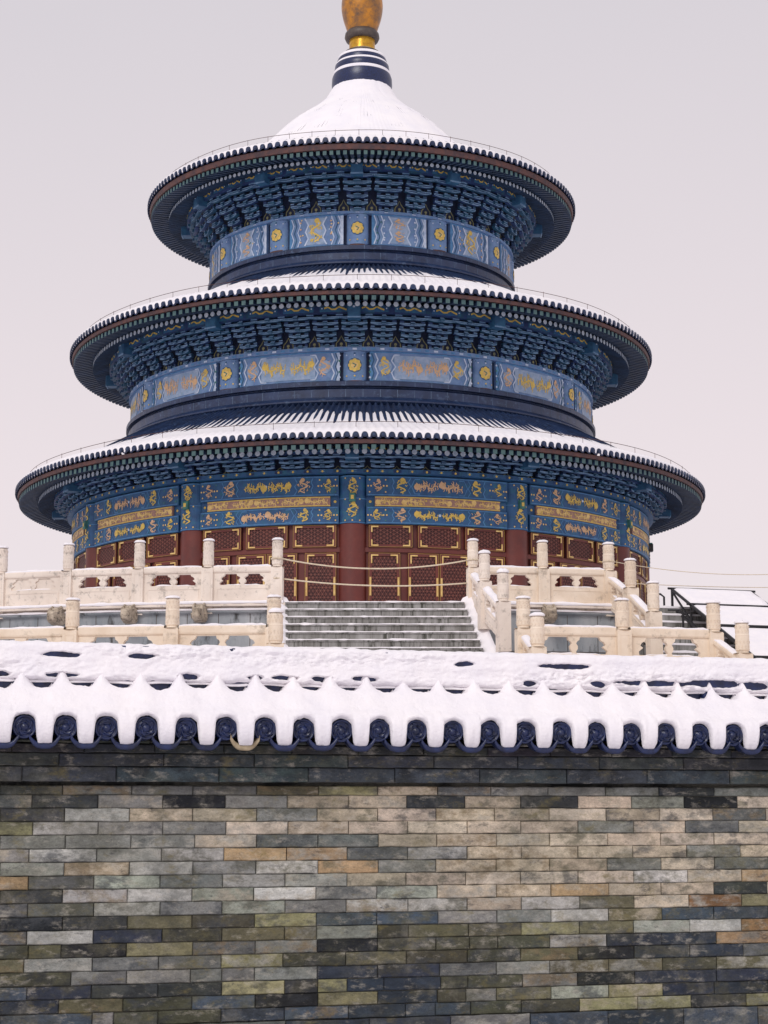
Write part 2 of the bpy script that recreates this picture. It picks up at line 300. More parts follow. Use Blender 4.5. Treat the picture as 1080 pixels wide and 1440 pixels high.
rim_names = dict(top='top', mid='middle', low='lowest')
for key, T in TIERS.items():
    rnd = random.Random(hash(key) % 7 if False else {'top': 1, 'mid': 2, 'low': 3}[key])
    R = T['rim']; zt = tz(T, T['yt'], R); zbd = tz(T, T['ybd'], R-.05); zsq = tz(T, T['ysq'], R-.12); zrd = tz(T, T['yrd'], T['raft'])
    zb0 = tz(T, T['ybb'], T['beam']); zb1 = zb0+.42; zk0 = tz(T, T['ybk'], T['wall']); zf0 = tz(T, T['yf0'], T['wall']); zf1 = tz(T, T['yf1'], T['wall'])
    T.update(zt=zt, zb0=zb0, zk0=zk0, zf0=zf0, zf1=zf1)
    tile_r = .112
    # soffit boards above the rafters
    zso = zsq+.20; zsi = max(zrd+.26, zso-.02); zin = max(zb1+.1, zsi+.12)
    mb = MB(); mb.revolve([(T['wall']-.3, zin+.35), (T['beam'], zin), (T['raft'], zsi), (R-.08, zso)], 144, 'raft'); mb.build('soffit', hall)
    # flying rafters (square, green ends) and round rafters (white ends) : one slatted ring each
    mb = MB(); n = T['NR']
    for i in range(n):
        a = 2*pi*i/n; c_, s_ = cos(a), sin(a)
        def TR(x, y, z, c_=c_, s_=s_): return (x*c_-y*s_, x*s_+y*c_, z)
        hw = pi*R/n*.52
        zo = zsq; zi = zsi-.16
        vs = [(-hw, -(R-.10), zo-.10), (hw, -(R-.10), zo-.10), (hw, -(R-.10), zo+.10), (-hw, -(R-.10), zo+.10),
              (-hw*.9, -(T['raft']-.1), zi+.0), (hw*.9, -(T['raft']-.1), zi+.0), (hw*.9, -(T['raft']-.1), zi+.10), (-hw*.9, -(T['raft']-.1), zi+.10)]
        vs = [TR(*v) for v in vs]; mb.add(vs, [(0, 4, 5, 1), (1, 5, 6, 2), (3, 7, 4, 0)], 'raft'); mb.add([vs[0], vs[1], vs[2], vs[3]], [(0, 1, 2, 3)], 'raft_green')
    mb.build('flying_rafters', hall)
    mb = MB()
    for i in range(n):
        a = 2*pi*i/n; hw = pi*T['raft']/n*.68; r0 = T['raft']+.06; r1 = T['beam']-.2; z0 = zrd-.05; z1 = zin-.14; K = 8
        o = [(hw*cos(2*pi*k/K), hw*sin(2*pi*k/K)) for k in range(K)]; c_, s_ = cos(a), sin(a)
        v0 = [(x*c_+r0*s_, x*s_-r0*c_, z0+z) for x, z in o]; v1 = [(x*c_+r1*s_, x*s_-r1*c_, z1+z) for x, z in o]
        mb.add(v0+v1, [(k, (k+1) % K, K+(k+1) % K, K+k) for k in range(4, 9) for k in [k % 8]], 'raft'); mb.add(v0, [tuple(range(K))], 'raft_end')
    mb.build('round_rafters', hall)
    # eave boards
    mb = MB(); mb.revolve([(R-.20, zsq+.13), (R-.04, zsq+.13), (R-.02, zt-tile_r-.06), (R-.2, zt-tile_r-.02)], 288, 'board'); mb.build('eave_board', hall)
    # row of round tile ends with scalloped drip tiles
    mb = MB(); n = T['N']; K = 10
    for i in range(n):
        a = 2*pi*i/n; c_, s_ = cos(a), sin(a); q = tile_r
        ring = [(q*cos(2*pi*k/K), q*sin(2*pi*k/K)) for k in range(K)]
        def P3(x, r, z): return (x*c_+r*s_, x*s_-r*c_, z)
        v0 = [P3(x, R+.09, zt+z) for x, z in ring]; v1 = [P3(x, R-.5, zt+.16+z) for x, z in ring]
        mb.add(v0+v1, [(k, (k+1) % K, K+(k+1) % K, K+k) for k in range(K)]+[tuple(range(K))], 'rooftile')
        cp = [P3(x*.55, R+.102, zt+z*.55) for x, z in ring]; mb.add(cp, [tuple(range(K))], 'skirt')
        p = 2*pi*R/n; w = p/2; s0 = w
        arc = [(s0+w*1.0*t, -.05-.11*(1-t*t)) for t in (-.62, -.35, 0, .35, .62)]
        vv = [P3(x, R+.03, zt+z) for x, z in arc]+[P3(x, R+.03, zt-.02) for x, z in reversed(arc)]
        mb.add(vv, [tuple(range(len(vv)))], 'bluetile')
    mb.build('tile_end_row', hall)
    # painted ring beam
    mb = MB(); rb = T['beam']; mb.revolve([(rb-.25, zb0), (rb+.10, zb0), (rb+.10, zb1), (rb-.2, zb1+.05)], 144, 'bkt')
    cy = Cyl(mb, rb+.10, PH); n = 48
    for i in range(n):
        cy.th = PH+2*pi*(i+.5)/n; w = 2*pi*rb/n
        cy.patch(-w*.42, w*.42, zb0+.06, zb1-.06, 'teal' if i % 2 else 'frieze_lo', .006)
        cy.rib([(w*.30*(t/6-.5)*2, (zb0+zb1)/2+.07*sin(t*1.9)) for t in range(7)], .07, 'gold', .014)
        for sg in (-1, 1): cy.disc(sg*w*.36, (zb0+zb1)/2, .035, 'pale', .014, 6)
    mb.build('painted_ring_beam', hall)
    # backing wall of the bracket zone with gold arch motifs
    mb = MB(); mb.revolve([(T['wall']-.02, zk0-.05), (T['wall']-.02, zin+.3)], 144, 'dark'); cy = Cyl(mb, T['wall']-.02, PH); nb = T['nb']; H = zb0-zk0
    for i in range(nb):
        cy.th = PH+2*pi*(i+.5)/nb; q = min(.23, 2*pi*T['wall']/nb*.2); h = min(.62, H*.45)
        cy.rib([(-q, zk0+.02), (-q*.9, zk0+h*.45), (-q*.35, zk0+h*.7), (0, zk0+h), (q*.35, zk0+h*.7), (q*.9, zk0+h*.45), (q, zk0+.02)], .05, 'bktgold', .03)
        cy.disc(0, zk0+h*.36, q*.30, 'bktgold', .035, 7); cy.poly([(-q*.6, zk0+.03), (q*.6, zk0+.03), (0, zk0+h*.25)], 'bktgold', .03)
    mb.build('bracket_backing', hall)
    # bracket set: tiers of boat-shaped arms and blocks stepping outwards
    sp = 2*pi*T['wall']/nb; reach = T['beam']-T['wall']; lev = 6 if key != 'low' else 4
    def bset(big=False):
        b = MB(); hh = H/lev
        for k in range(lev):
            z0 = zk0+k*hh; y = reach*(k+.25)/lev; dep = reach/lev*.9
            w = sp*(.52+.48*k/(lev-1)+(.10 if k % 2 else 0))*(1+y/T['wall'])
            fm = ('bkt', 'bkt', 'bkt2')[(k+big) % 3]
            def armed(w, z0, h, y, fm, e=.042):
                pr = [(-w*.28, z0), (w*.28, z0), (w*.5, z0+h*.45), (w*.5, z0+h), (-w*.5, z0+h), (-w*.5, z0+h*.45)]
                cx, cz = 0, z0+h*.55; pi_ = [(x*(1-2*e/w), cz+(z-cz)*(1-2*e/h)) for x, z in pr]; n = 6
                fo = [(x, -y-dep*.5, z) for x, z in pr]; fi = [(x, -y-dep*.5, z) for x, z in pi_]; bk = [(x, -y+dep*.5, z) for x, z in pr]
                b.add(fo+fi, [(i, (i+1) % n, n+(i+1) % n, n+i) for i in range(n)], 'bktline'); b.add(fi, [tuple(range(n))], fm)
                b.add(fo+bk, [((i+1) % n, i, n+i, n+(i+1) % n) for i in range(n)], fm)
                b.add([(x, yy-.004*0-.003, zz) for x, yy, zz in [(-w*.5, -y+dep*.5, z0+h), (w*.5, -y+dep*.5, z0+h), (w*.5, -y+dep*.5, z0+h*.97), (-w*.5, -y+dep*.5, z0+h*.97)]], [(0, 1, 2, 3)], fm)
            armed(w, z0+hh*.03, hh*.52, y, fm)
            for sx_ in (-1, 0, 1):
                x = sx_*w*.41; bw = min(.17, w*.20)
                b.add([(x-bw*.35, -y-dep*.42, z0+hh*.56), (x+bw*.35, -y-dep*.42, z0+hh*.56), (x+bw*.5, -y-dep*.55, z0+hh*.82), (x-bw*.5, -y-dep*.55, z0+hh*.82),
                       (x-bw*.5, -y-dep*.55, z0+hh*.98), (x+bw*.5, -y-dep*.55, z0+hh*.98)], [(0, 1, 2, 3)], 'bktline' if sx_ == 0 else 'bkt2')
                b.add([(x-bw*.5, -y-dep*.55, z0+hh*.82), (x+bw*.5, -y-dep*.55, z0+hh*.82), (x+bw*.5, -y-dep*.55, z0+hh*.98), (x-bw*.5, -y-dep*.55, z0+hh*.98)], [(0, 1, 2, 3)], 'bktline' if k % 2 else fm)
                b.box(x-bw*.5, x+bw*.5, -y-dep*.54, -y+dep*.3, z0+hh*.6, z0+hh*.98, 'bkt')
            nw = .09 if not big else .16                                   # nose of the radial arm
            b.box(-nw, nw, -y-dep*1.15, -y, z0+hh*.10, z0+hh*.60, 'bkt2'); b.box(-nw-.012, nw+.012, -y-dep*1.17, -y-dep*1.12, z0+hh*.08, z0+hh*.17, 'bktline')
            b.box(-nw-.012, nw+.012, -y-dep*1.17, -y-dep*1.12, z0+hh*.53, z0+hh*.62, 'bktline')
        return b.mesh('bracket_set')
    bm_, bb_ = bset(), bset(True)
    for v in (bm_, bb_): pass
    for i in range(nb):
        th = PH+2*pi*i/nb; thn = (th+pi) % (2*pi)-pi
        if abs(thn) > radians(97): continue
        inst(bb_ if i % (nb//12) == 0 else bm_, 'bracket_set', hall, (T['wall']*sin(th), -T['wall']*cos(th), 0), th)
    # beam heads above the columns
    hb = MB(); hb.cbox(-.27, .27, -.42, .3, zb0-.25, zb0+.50, 'teal', .05); hb.box(-.285, .285, -.40, -.36, zb0-.27, zb0-.21, 'bktline'); hb.box(-.285, .285, -.40, -.36, zb0+.42, zb0+.47, 'line')
    cyh = None; hb.box(-.05, .05, -.435, -.41, zb0+.16, zb0+.24, 'pale')
    hm = hb.mesh('beam_head')
    for i in range(12):
        th = PH+2*pi*i/12; inst(hm, 'beam_head', hall, (T['beam']*sin(th), -T['beam']*cos(th), 0), th)

# ---- roof shells, snow lies on them as separate snow layers
def roof_profile(pts):
    def f(r):
        if r <= pts[0][0]: return pts[0][1]
        for (a, za), (b, zb) in zip(pts, pts[1:]):
            if r <= b: return za+(zb-za)*(r-a)/(b-a)
        return pts[-1][1]
    return f
def cr(pts, n):                                           # smooth interpolation of a profile
    out = []
    for i in range(len(pts)-1):
        p0 = pts[max(0, i-1)]; p1 = pts[i]; p2 = pts[i+1]; p3 = pts[min(len(pts)-1, i+2)]
        for k in range(n):
            t = k/n; out.append(tuple(.5*((2*b)+(c-a)*t+(2*a-5*b+4*c-d)*t*t+(-a+3*b-3*c+d)*t**3) for a, b, c, d in zip(p0, p1, p2, p3)))
    return out+[pts[-1]]
TT, TM, TL = TIERS['top'], TIERS['mid'], TIERS['low']
def zc(y): return zat(y, HD)-ZF
neckR = .5*(xat(555, 120, HD)-xat(473, 120, HD))
prof_top = cr([(neckR*.9, zc(121)-.1), (1.80, zc(143)-.14), (2.68, zc(164)-.18), (3.85, zc(187)-.2), (5.9, TT['zt']+(zc(187)-TT['zt'])*.50), (8.2, TT['zt']+(zc(187)-TT['zt'])*.22), (TT['rim']-.05, TT['zt']+.10)], 5)
zm0 = hz(381, 7.95); prof_mid = cr([(7.6, zm0+.35), (9.2, zm0-.45), (11.2, TM['zt']+(zm0-TM['zt'])*.36), (12.8, TM['zt']+.48), (TM['rim']-.05, TM['zt']+.10)], 5)
zl0 = hz(577, 11.9); prof_low = cr([(11.6, zl0+.30), (12.8, zl0-.35), (14.2, TL['zt']+(zl0-TL['zt'])*.42), (15.4, TL['zt']+.42), (TL['rim']-.05, TL['zt']+.10)], 5)
def roof(prof, N, name):
    f = roof_profile(prof); mb = MB(); rows = []; m = 6
    for i in range(N*m):
        a = 2*pi*i/(N*m); ph = (i % m)/m; rd = .13*max(0, cos(2*pi*ph))**.6 if cos(2*pi*ph) > 0 else 0
        rows.append([(r*sin(a), -r*cos(a), z+rd) for r, z in prof])
    mb.grid(rows, 'rooftile', True); mb.build(name, hall, True)
roof(prof_top, TT['N'], 'top_roof'); roof(prof_mid, TM['N'], 'middle_roof'); roof(prof_low, TL['N'], 'lowest_roof')
def roof_snow(prof, N, label, name, bare, seed):
    mb = MB(); m = 12; f = roof_profile(prof); Rr = prof[-1][0]; r0 = prof[0][0]; rows = []; J = 26
    for i in range(N*m):
        a = 2*pi*i/(N*m); q = cos(2*pi*(i % m)/m); tile = i//m+(1 if (i % m) > m/2 else 0)
        row = []; front = .5+.5*cos(a)
        xo = abs((i/m+.5) % 1-.5)*2*pi*Rr/N; rt = .122; onr = 1 if xo < rt else 0; rmax = Rr+.06+.04*(1-smooth(rt*.8, rt*1.15, xo))*-1
        tn = nz(tile*.37, seed, 0)*.25+nz(tile*7.7, seed+3)*.25
        for j in range(J+1):
            t = j/J; r = r0+(rmax-r0)*(t**.85)
            u = (r-r0)/(Rr-r0)
            th = .15+.03*q+.02*nz(r*1.1, a*12, seed)
            if bare:
                ex = 1-smooth(bare*.55, bare*1.25, u+tn*.28+(1-front)*.5)
                th = th*(1-ex)+.045*ex
                ex2 = 1-smooth(bare*.10, bare*.55, u+tn*.35)
                th = th*(1-ex2)-.06*ex2
            if bare is None: th = .14+.014*q*smooth(-.1, .5, nz(r*.5, a*3, 4))*smooth(.05, .3, u)+.035*nz(r*1.6, a*9, 2)
            row.append((r*sin(a), -r*cos(a), f(min(r, Rr))+th*(1-.35*smooth(.97, 1., t))))
        hem = f(Rr)-.10+sqrt(max(0, rt*rt-xo*xo)) if xo < rt else f(Rr)-.10-.10*smooth(rt*.95, rt*1.2, xo)
        re = Rr+.10; row.append((re*sin(a), -re*cos(a), max(f(Rr)+.07, hem+.02))); row.append((re*sin(a), -re*cos(a), hem))
        rows.append(row)
    mb.grid(rows, 'snow_far', True); o = mb.build(name, None, True, (HX, HD, ZF)); return tag(o, label, 'snow', kind='stuff')
roof_snow(prof_top, TT['N'], 'smooth snow over the conical top roof under the gold finial', 'roof_snow', None, 1)
roof_snow(prof_mid, TM['N'], 'narrow band of snow along the middle roof eave', 'roof_snow', .36, 5)
roof_snow(prof_low, TL['N'], 'snow on the lowest and widest roof, combed by dark tile ridges', 'roof_snow', .56, 9)
# thin lightning wire on little stays above every eave
for T, pf in ((TT, prof_top), (TM, prof_mid), (TL, prof_low)):
    mb = MB(); r = T['rim']-.45; z = T['zt']+.62; mb.tube([(r*sin(a), -r*cos(a), z+.02*sin(a*9)) for a in [2*pi*i/180 for i in range(181)]], .012, 'board', 4)
    for i in range(60): a = 2*pi*i/60; mb.tube([(r*sin(a), -r*cos(a), z-.5), (r*sin(a), -r*cos(a), z+.03)], .009, 'board', 4)
    mb.build('lightning_wire', hall)

# ---- finial : base rings with snow, gold neck, bronze collar, gilded ball
def ring_r(x0, x1, y): return .5*(xat(x1, y, HD)-xat(x0, y, HD))
zn = [zc(v) for v in (128, 108, 106, 96, 93, 85, 82, 78)]
mb = MB(); rA = ring_r(471, 556, 120)
mb.revolve([(rA*.98, zc(131)), (rA, zc(121)), (rA*.99, zc(113)), (rA*.93, zc(106))], 64, 'bluetile')
mb.revolve([(rA*.90, zc(107)), (rA*.91, zc(101)), (rA*.89, zc(95)), (rA*.84, zc(93))], 64, 'bluetile')
mb.revolve([(rA*.82, zc(94)), (rA*.83, zc(89)), (rA*.78, zc(84)), (rA*.62, zc(80))], 64, 'bluetile'); mb.build('finial_base', hall, True)
mb = MB()
for ra, rb_, y in ((.95, .87, 105.5), (.87, .79, 93), (.79, .55, 83)): mb.revolve([(rA*ra, zc(y+3.2)), (rA*(ra+.012), zc(y+.8)), (rA*(ra-.02), zc(y-1.4)), (rA*(rb_-.04), zc(y-2.6))], 64, 'snow_far')
tag(mb.build('finial_snow', None, True, (HX, HD, ZF)), 'white rings of snow on the dark steps just below the gold finial', 'snow', kind='stuff')
mb = MB(); g_ = ring_r(495, 531, 62)
mb.revolve([(g_*1.38, zc(79)), (g_*1.40, zc(76)), (g_*1.02, zc(74)), (g_, zc(72)), (g_, zc(52))], 48, None, mats=['finial_dk', 'finial_dk', 'clay', 'finial_gold']); mb.build('finial_neck', hall, True)
mb = MB(); mb.revolve([(g_*.95, zc(58)), (g_*1.25, zc(58)), (g_*1.36, zc(54)), (g_*1.32, zc(49)), (g_*1.1, zc(44)), (g_*.9, zc(44))], 48, 'finial_dk'); mb.build('finial_collar', hall, True)
mb = MB(); b_ = ring_r(484.5, 542.5, 15)
mb.revolve(cr([(b_*.70, zc(46)), (b_*.80, zc(38)), (b_*.93, zc(26)), (b_, zc(13)), (b_*.97, zc(0)), (b_*.82, zc(-12)), (b_*.5, zc(-21)), (.01, zc(-24))], 5), 64, 'finial_up'); mb.build('finial_ball', hall, True)

# ---- skirts of blue ridge tiles below the upper drums
def skirt(T, ys, name, ztop_y, Rr):
    a = [(Rr[i], tz(T, y, Rr[i])) for i, y in enumerate(ys)]
    mb = MB(); mb.revolve(a, 192, 'skirt')
    R1 = max(Rr)
    n = int(2*pi*R1/.75)
    for (ra, za), (rb_, zb) in zip(a, a[1:]):
        if abs(za-zb) < .10: continue
        for i in range(n):
            t = 2*pi*(i+.3)/n; w = .012/ra
            mb.add([((ra+.008)*sin(t-w), -(ra+.008)*cos(t-w), za), ((ra+.008)*sin(t+w), -(ra+.008)*cos(t+w), za), ((rb_+.008)*sin(t+w), -(rb_+.008)*cos(t+w), zb), ((rb_+.008)*sin(t-w), -(rb_+.008)*cos(t-w), zb)], [(0, 1, 2, 3)], 'joint')
    mb.build(name, hall)
skirt(TT, [343, 344.5, 350, 352, 353, 355, 364, 365.5, 367, 369, 372, 373, 384], 'upper_tile_skirt', 0, [7.3, 7.58, 7.58, 7.40, 7.40, 7.50, 7.50, 7.62, 7.70, 7.70, 7.60, 7.56, 7.70])
skirt(TM, [531, 533, 539, 541, 542, 544, 555, 557, 559, 561, 566, 568, 590], 'middle_tile_skirt', 0, [11.0, 11.36, 11.36, 11.14, 11.14, 11.26, 11.26, 11.42, 11.52, 11.52, 11.40, 11.36, 11.55])

# ---- drums
mb = MB(); mb.revolve([(7.22, TM['zt']+1.0), (7.22, TT['zt']-.2)], 96, 'dark'); mb.revolve([(10.98, TL['zt']+1.0), (10.98, TM['zt']-.2)], 96, 'dark'); mb.build('upper_drum_core', hall)
mb = MB(); mb.revolve([(13.50, -.02), (13.50, TL['zf1']+.2)], 96, 'red'); mb.revolve([(13.53, TL['zf1']+.2), (13.53, TL['zk0']+.3)], 96, 'dark'); mb.build('wall', hall)
# ---- painted panels and columns of the two upper drums
def upper_panels(T, key):
    z0, z1 = T['zf1'], T['zf0']+.02; Rw = T['wall']; cw = .50
    for i in range(12):
        rnd = random.Random(i*7+len(key)); th = PH+radians(30)*(i+.5); hw = radians(15)*Rw-cw-.14
        if abs(((th+pi) % (2*pi))-pi) > radians(112): continue
        mb = MB(); c = Cyl(mb, Rw, th); H = z1-z0
        c.patch(-hw, hw, z0, z1, 'frieze_up', .05, edge=.2)
        for sg in (-1, 1): c.patch(sg*hw-(.14 if sg > 0 else 0), sg*hw+(.14 if sg < 0 else 0), z0+.02, z1-.02, 'pale' if sg > 0 else 'line', .062)
        c.patch(-hw, hw, z1-.06, z1, 'line', .064); c.patch(-hw, hw, z0, z0+.05, 'line', .064)
        if key == 'top':
            w = .52
            c.poly([(-w, z0+.12), (-w*.62, z0+H*.28), (-w*.85, z0+H*.5), (-w*.62, z0+H*.72), (-w, z1-.12), (w, z1-.12), (w*.62, z0+H*.72), (w*.85, z0+H*.5), (w*.62, z0+H*.28), (w, z0+.12)], 'up_inner', .066)
            for sg in (-1, 1):
                c.rib([(sg*w, z0+.08), (sg*w*.66, z0+H*.28), (sg*w*.92, z0+H*.5), (sg*w*.66, z0+H*.72), (sg*w, z1-.08)], .07, 'pale', .072)
                for k, s in enumerate((.80, .98, 1.12)):
                    if s < hw-.12: c.zig(sg*s, z0+.06, z1-.06, .06, .05, 'pale' if k % 2 == 0 else 'teal', .070, 2)
                for k in range(4): c.disc(sg*(.72+.0*k), z0+H*(.18+.21*k), .045, 'pink_gold' if i % 2 else 'pale', .076, 6)
            if i % 2: c.updragon(0, z0+H/2, .75, H*.85, 'gold', rnd, .076)
            else:
                for sg in (-1, 1): c.updragon(0, z0+H/2+sg*H*.2, .62, H*.36, 'pink_gold', rnd, .076)
            for k in range(10): c.disc(rnd.uniform(-hw+.2, hw-.2), rnd.uniform(z0+.15, z1-.15), .04, rnd.choice(['gold_hi', 'pale', 'green_paint']), .078, 5)
        else:
            w = 1.22
            c.patch(-w, w, z0+.14, z1-.16, 'up_inner', .066)
            c.rib([(-w, z0+.12), (w, z0+.12)], .05, 'pale', .072); c.rib([(-w, z1-.14), (w, z1-.14)], .05, 'pale', .072)
            for sg in (-1, 1):
                c.rib([(sg*w, z0+.12), (sg*(w+.12), z0+H*.30), (sg*(w-.05), z0+H*.5), (sg*(w+.12), z0+H*.70), (sg*w, z1-.14)], .06, 'pale', .073)
                c.disc(sg*1.62, z0+H/2, .30, 'up_inner', .067, 10); c.updragon(sg*1.62, z0+H/2, .55, H*.68, 'gold' if i % 2 == 0 else 'pink_gold', rnd, .076)
                c.zig(sg*1.98, z0+.08, z1-.08, .06, .06, 'pale', .072, 2); c.zig(sg*2.14, z0+.08, z1-.08, .05, .05, 'teal', .070, 2)
                c.dragon(sg*.58, z0+H/2, 1.05, H*.62, 'pink_gold' if i % 2 == 0 else 'gold', rnd, .078)
                for k in range(5): c.disc(sg*2.26, z0+H*(.14+.18*k), .05, 'green_paint' if k % 2 else 'pale', .076, 6)
        mb.build('painted_panel', hall)
    for i in range(12):
        th = PH+radians(30)*i
        if abs(((th+pi) % (2*pi))-pi) > radians(112): continue
        rnd = random.Random(i); mb = MB(); H = z1-z0
        r = .50; cx, cyy = 0, 0
        c = Cyl(mb, r, 0)
        n = 14; rows = []
        for k in range(n+1):
            a = -pi/2+pi*k/n; rows.append([(r*sin(a), -r*.62*cos(a), z0-.02), (r*sin(a), -r*.62*cos(a), z1-.02)])
        mb.grid(rows, 'frieze_up')
        class Col(Cyl):
            def p(c, s, z, o=0.): a = s/c.R; return ((c.R+o)*sin(a), -(c.R*.62+o)*cos(a), z)
        c = Col(mb, r, 0)
        c.flower(0, z0+H*.52, .30, rnd, .012); c.rib([(-.5, z0+.14), (.0, z0+.14), (.5, z0+.14)], .07, 'line', .012); c.rib([(-.5, z1-.12), (0, z1-.12), (.5, z1-.12)], .06, 'teal', .012)
        for s in (-.36, 0, .36): c.disc(s, z1-.2, .035, 'pale', .02, 6); c.disc(s, z0+.22, .04, 'gold', .02, 6)
        for k in range(9):
            t0 = -.7+1.4*k/9; t1 = -.7+1.4*(k+1)/9
            mb.add([((r+.03)*sin(t0), -(r*.62+.03)*cos(t0), z0-.10-.06*cos(t0*2)), ((r+.03)*sin(t1), -(r*.62+.03)*cos(t1), z0-.10-.06*cos(t1*2)), ((r+.03)*sin(t1), -(r*.62+.03)*cos(t1), z0+.02), ((r+.03)*sin(t0), -(r*.62+.03)*cos(t0), z0+.02)], [(0, 1, 2, 3)], 'board')
        mb.build('painted_column', hall, False, ((Rw-.12)*sin(th), -(Rw-.12)*cos(th), 0), th)
    mb = MB(); c = Cyl(mb, Rw+.16, PH); zz = z1+.0; top = T['zk0']
    mb.revolve([(Rw-.1, zz-.02), (Rw+.16, zz), (Rw+.16, top+.04), (Rw-.1, top+.06)], 144, 'frieze_up')
    for i in range(T['nb']*3):
        c.th = PH+2*pi*i/(T['nb']*3); c.patch(-.09, .09, zz+.04, top-.01, 'line' if i % 3 else 'pale', .008, 1)
    mb.build('plate_beam', hall)
upper_panels(TT, 'top'); upper_panels(TM, 'middle')

# ---- lowest drum: painted double beams, red columns, lattice doors
zb = [hz(y, 13.9) for y in (735.5, 713, 711, 698, 696.5, 668, 666, 660)]
mb = MB(); mb.revolve([(13.6, zb[6]-.02), (14.0, zb[6]), (14.0, zb[7]), (13.6, zb[7]+.03)], 144, 'frieze_lo'); c = Cyl(mb, 14.0, PH)
for i in range(144):
    c.th = PH+2*pi*i/144; c.patch(-.16, .16, zb[6]+.03, zb[7]-.03, 'bkt' if i % 2 else 'teal', .008, 1); c.disc(0, (zb[6]+zb[7])/2, .05, 'gold', .014, 6)
mb.build('plate_beam', hall)
CW = .56
for i in range(12):
    th = PH+radians(30)*(i+.5)
    if abs(((th+pi) % (2*pi))-pi) > radians(112): continue
    rnd = random.Random(i+40); R0 = 13.72; hw = radians(15)*R0-CW
    for part, (z0, z1) in enumerate(((zb[4], zb[5]), (zb[0], zb[2]))):
        mb = MB(); c = Cyl(mb, R0, th); H = z1-z0; up = (part == 0)
        c.patch(-hw, hw, z0, z1, 'frieze_lo', .05 if up else .02, 16, edge=.25)
        oo = .05 if up else .02
        c.rib([(-hw+.05+k*(2*hw-.1)/16, z1-.05) for k in range(17)], .035, 'line', oo+.012); c.rib([(-hw+.05+k*(2*hw-.1)/16, z0+.05) for k in range(17)], .035, 'line', oo+.012)
        zc_ = z0+H/2
        # central framed cartouche
        w = 1.05; fr = [(-w, zc_-H*.36), (w, zc_-H*.36), (w+.14, zc_), (w, zc_+H*.36), (-w, zc_+H*.36), (-w-.14, zc_), (-w, zc_-H*.36)]
        sw = (i % 2 == 0) == up
        if sw: c.rib(fr, .04, 'line', oo+.014)
        cm = 'pink_gold' if sw else 'gold'
        for sg in (-1, 1): c.dragon(sg*.52, zc_, .98, H*.66, cm, rnd, oo+.02)
        c.disc(0, zc_+H*.05, .06, 'pale', oo+.022, 7)
        for sg in (-1, 1):
            om = 'gold' if sw else 'pink_gold'
            c.rib([(sg*1.22, z0+.08), (sg*1.32, z0+H*.3), (sg*1.22, zc_), (sg*1.32, z0+H*.7), (sg*1.22, z1-.08)], .035, 'line', oo+.012)
            c.disc(sg*1.60, zc_, .27 if up else .24, 'teal', oo+.012, 12); c.updragon(sg*1.60, zc_, .56, H*.80, om, rnd, oo+.022)
            c.rib([(sg*1.98, z1-.08), (sg*1.90, z0+H*.7), (sg*1.98, zc_), (sg*1.90, z0+H*.3), (sg*1.98, z0+.08)], .04, 'line', oo+.012)
            c.updragon(sg*2.58, zc_, .42, H*.66, 'pink_gold' if rnd.random() < .4 else 'gold', rnd, oo+.022)
            for s in (2.20, 2.33, 2.84, 2.96): c.disc(sg*s, zc_, .04, 'gold_hi', oo+.02, 6)
            for s in (2.25, 2.9):
                for v in (.2, .8): c.disc(sg*s, z0+H*v, .035, 'gold_hi' if rnd.random() < .6 else 'green_paint', oo+.02, 6)
        mb.build('painted_beam', hall)
    mb = MB(); c = Cyl(mb, R0, th); z0, z1 = zb[2]-.03, zb[4]+.03; hw2 = hw-.35
    c.patch(-hw, hw, zb[2]-.02, zb[4]+.02, 'frieze_lo', -.10, 12); c.patch(-hw2, hw2, zb[2]+.01, zb[4]-.01, 'strip', .02, 16, edge=.2)
    for zz_ in (zb[2]+.04, zb[4]-.04): c.rib([(-hw2+2*hw2*k/14, zz_) for k in range(15)], .04, 'gold', .03)
    for k in range(5): c.dragon(-hw2*.8+k*hw2*.4, (z0+z1)/2, .95, (z1-z0)*.8, 'gold_hi', rnd, .03)
    for k in range(16): c.disc(rnd.uniform(-hw2, hw2), rnd.uniform(z0+.08, z1-.08), .05, 'gold', .026, 5)
    for sg in (-1, 1): c.disc(sg*(hw-.16), (z0+z1)/2, .06, 'gold', -.08, 6)
    mb.build('gilded_strip', hall)
for i in range(12):
    th = PH+radians(30)*i
    if abs(((th+pi) % (2*pi))-pi) > radians(112): continue
    P0 = (13.28*sin(th), -13.28*cos(th), 0)
    mb = MB(); mb.revolve([(.60, -.02), (.60, zb[0])], 28, 'red'); mb.revolve([(.76, 0), (.76, .16), (.62, .24)], 28, 'marble2'); co = mb.build('column', hall, True, P0, th)
    mb = MB(); rnd = random.Random(i); c = Cyl(mb, .635, 0)
    mb.revolve([(.60, zb[0]), (.635, zb[0]+.01), (.635, zb[5])], 28, 'frieze_lo'); H = zb[5]-zb[0]
    for v in (.27, .76): c.updragon(0, zb[0]+H*v, .50, H*.34, 'gold', rnd, .02); c.disc(0, zb[0]+H*v, .25, 'teal', .008, 12)
    for v in (.06, .5, .94):
        for s in (-.3, 0, .3): c.disc(s, zb[0]+H*v, .035, 'gold_hi', .016, 6)
    for v in (.02, .52, .98): c.rib([(-.8+.2*k, zb[0]+H*v) for k in range(9)], .03, 'line', .012)
    mb.build('painted_collar', co)
    mb = MB(); mb.cbox(-.13, .13, -.78, -.6, zb[0]+H*.44, zb[0]+H*.62, 'green_paint', .03); mb.box(-.06, .06, -.795, -.775, zb[0]+H*.49, zb[0]+H*.57, 'gold'); mb.build('beam_tenon', co)
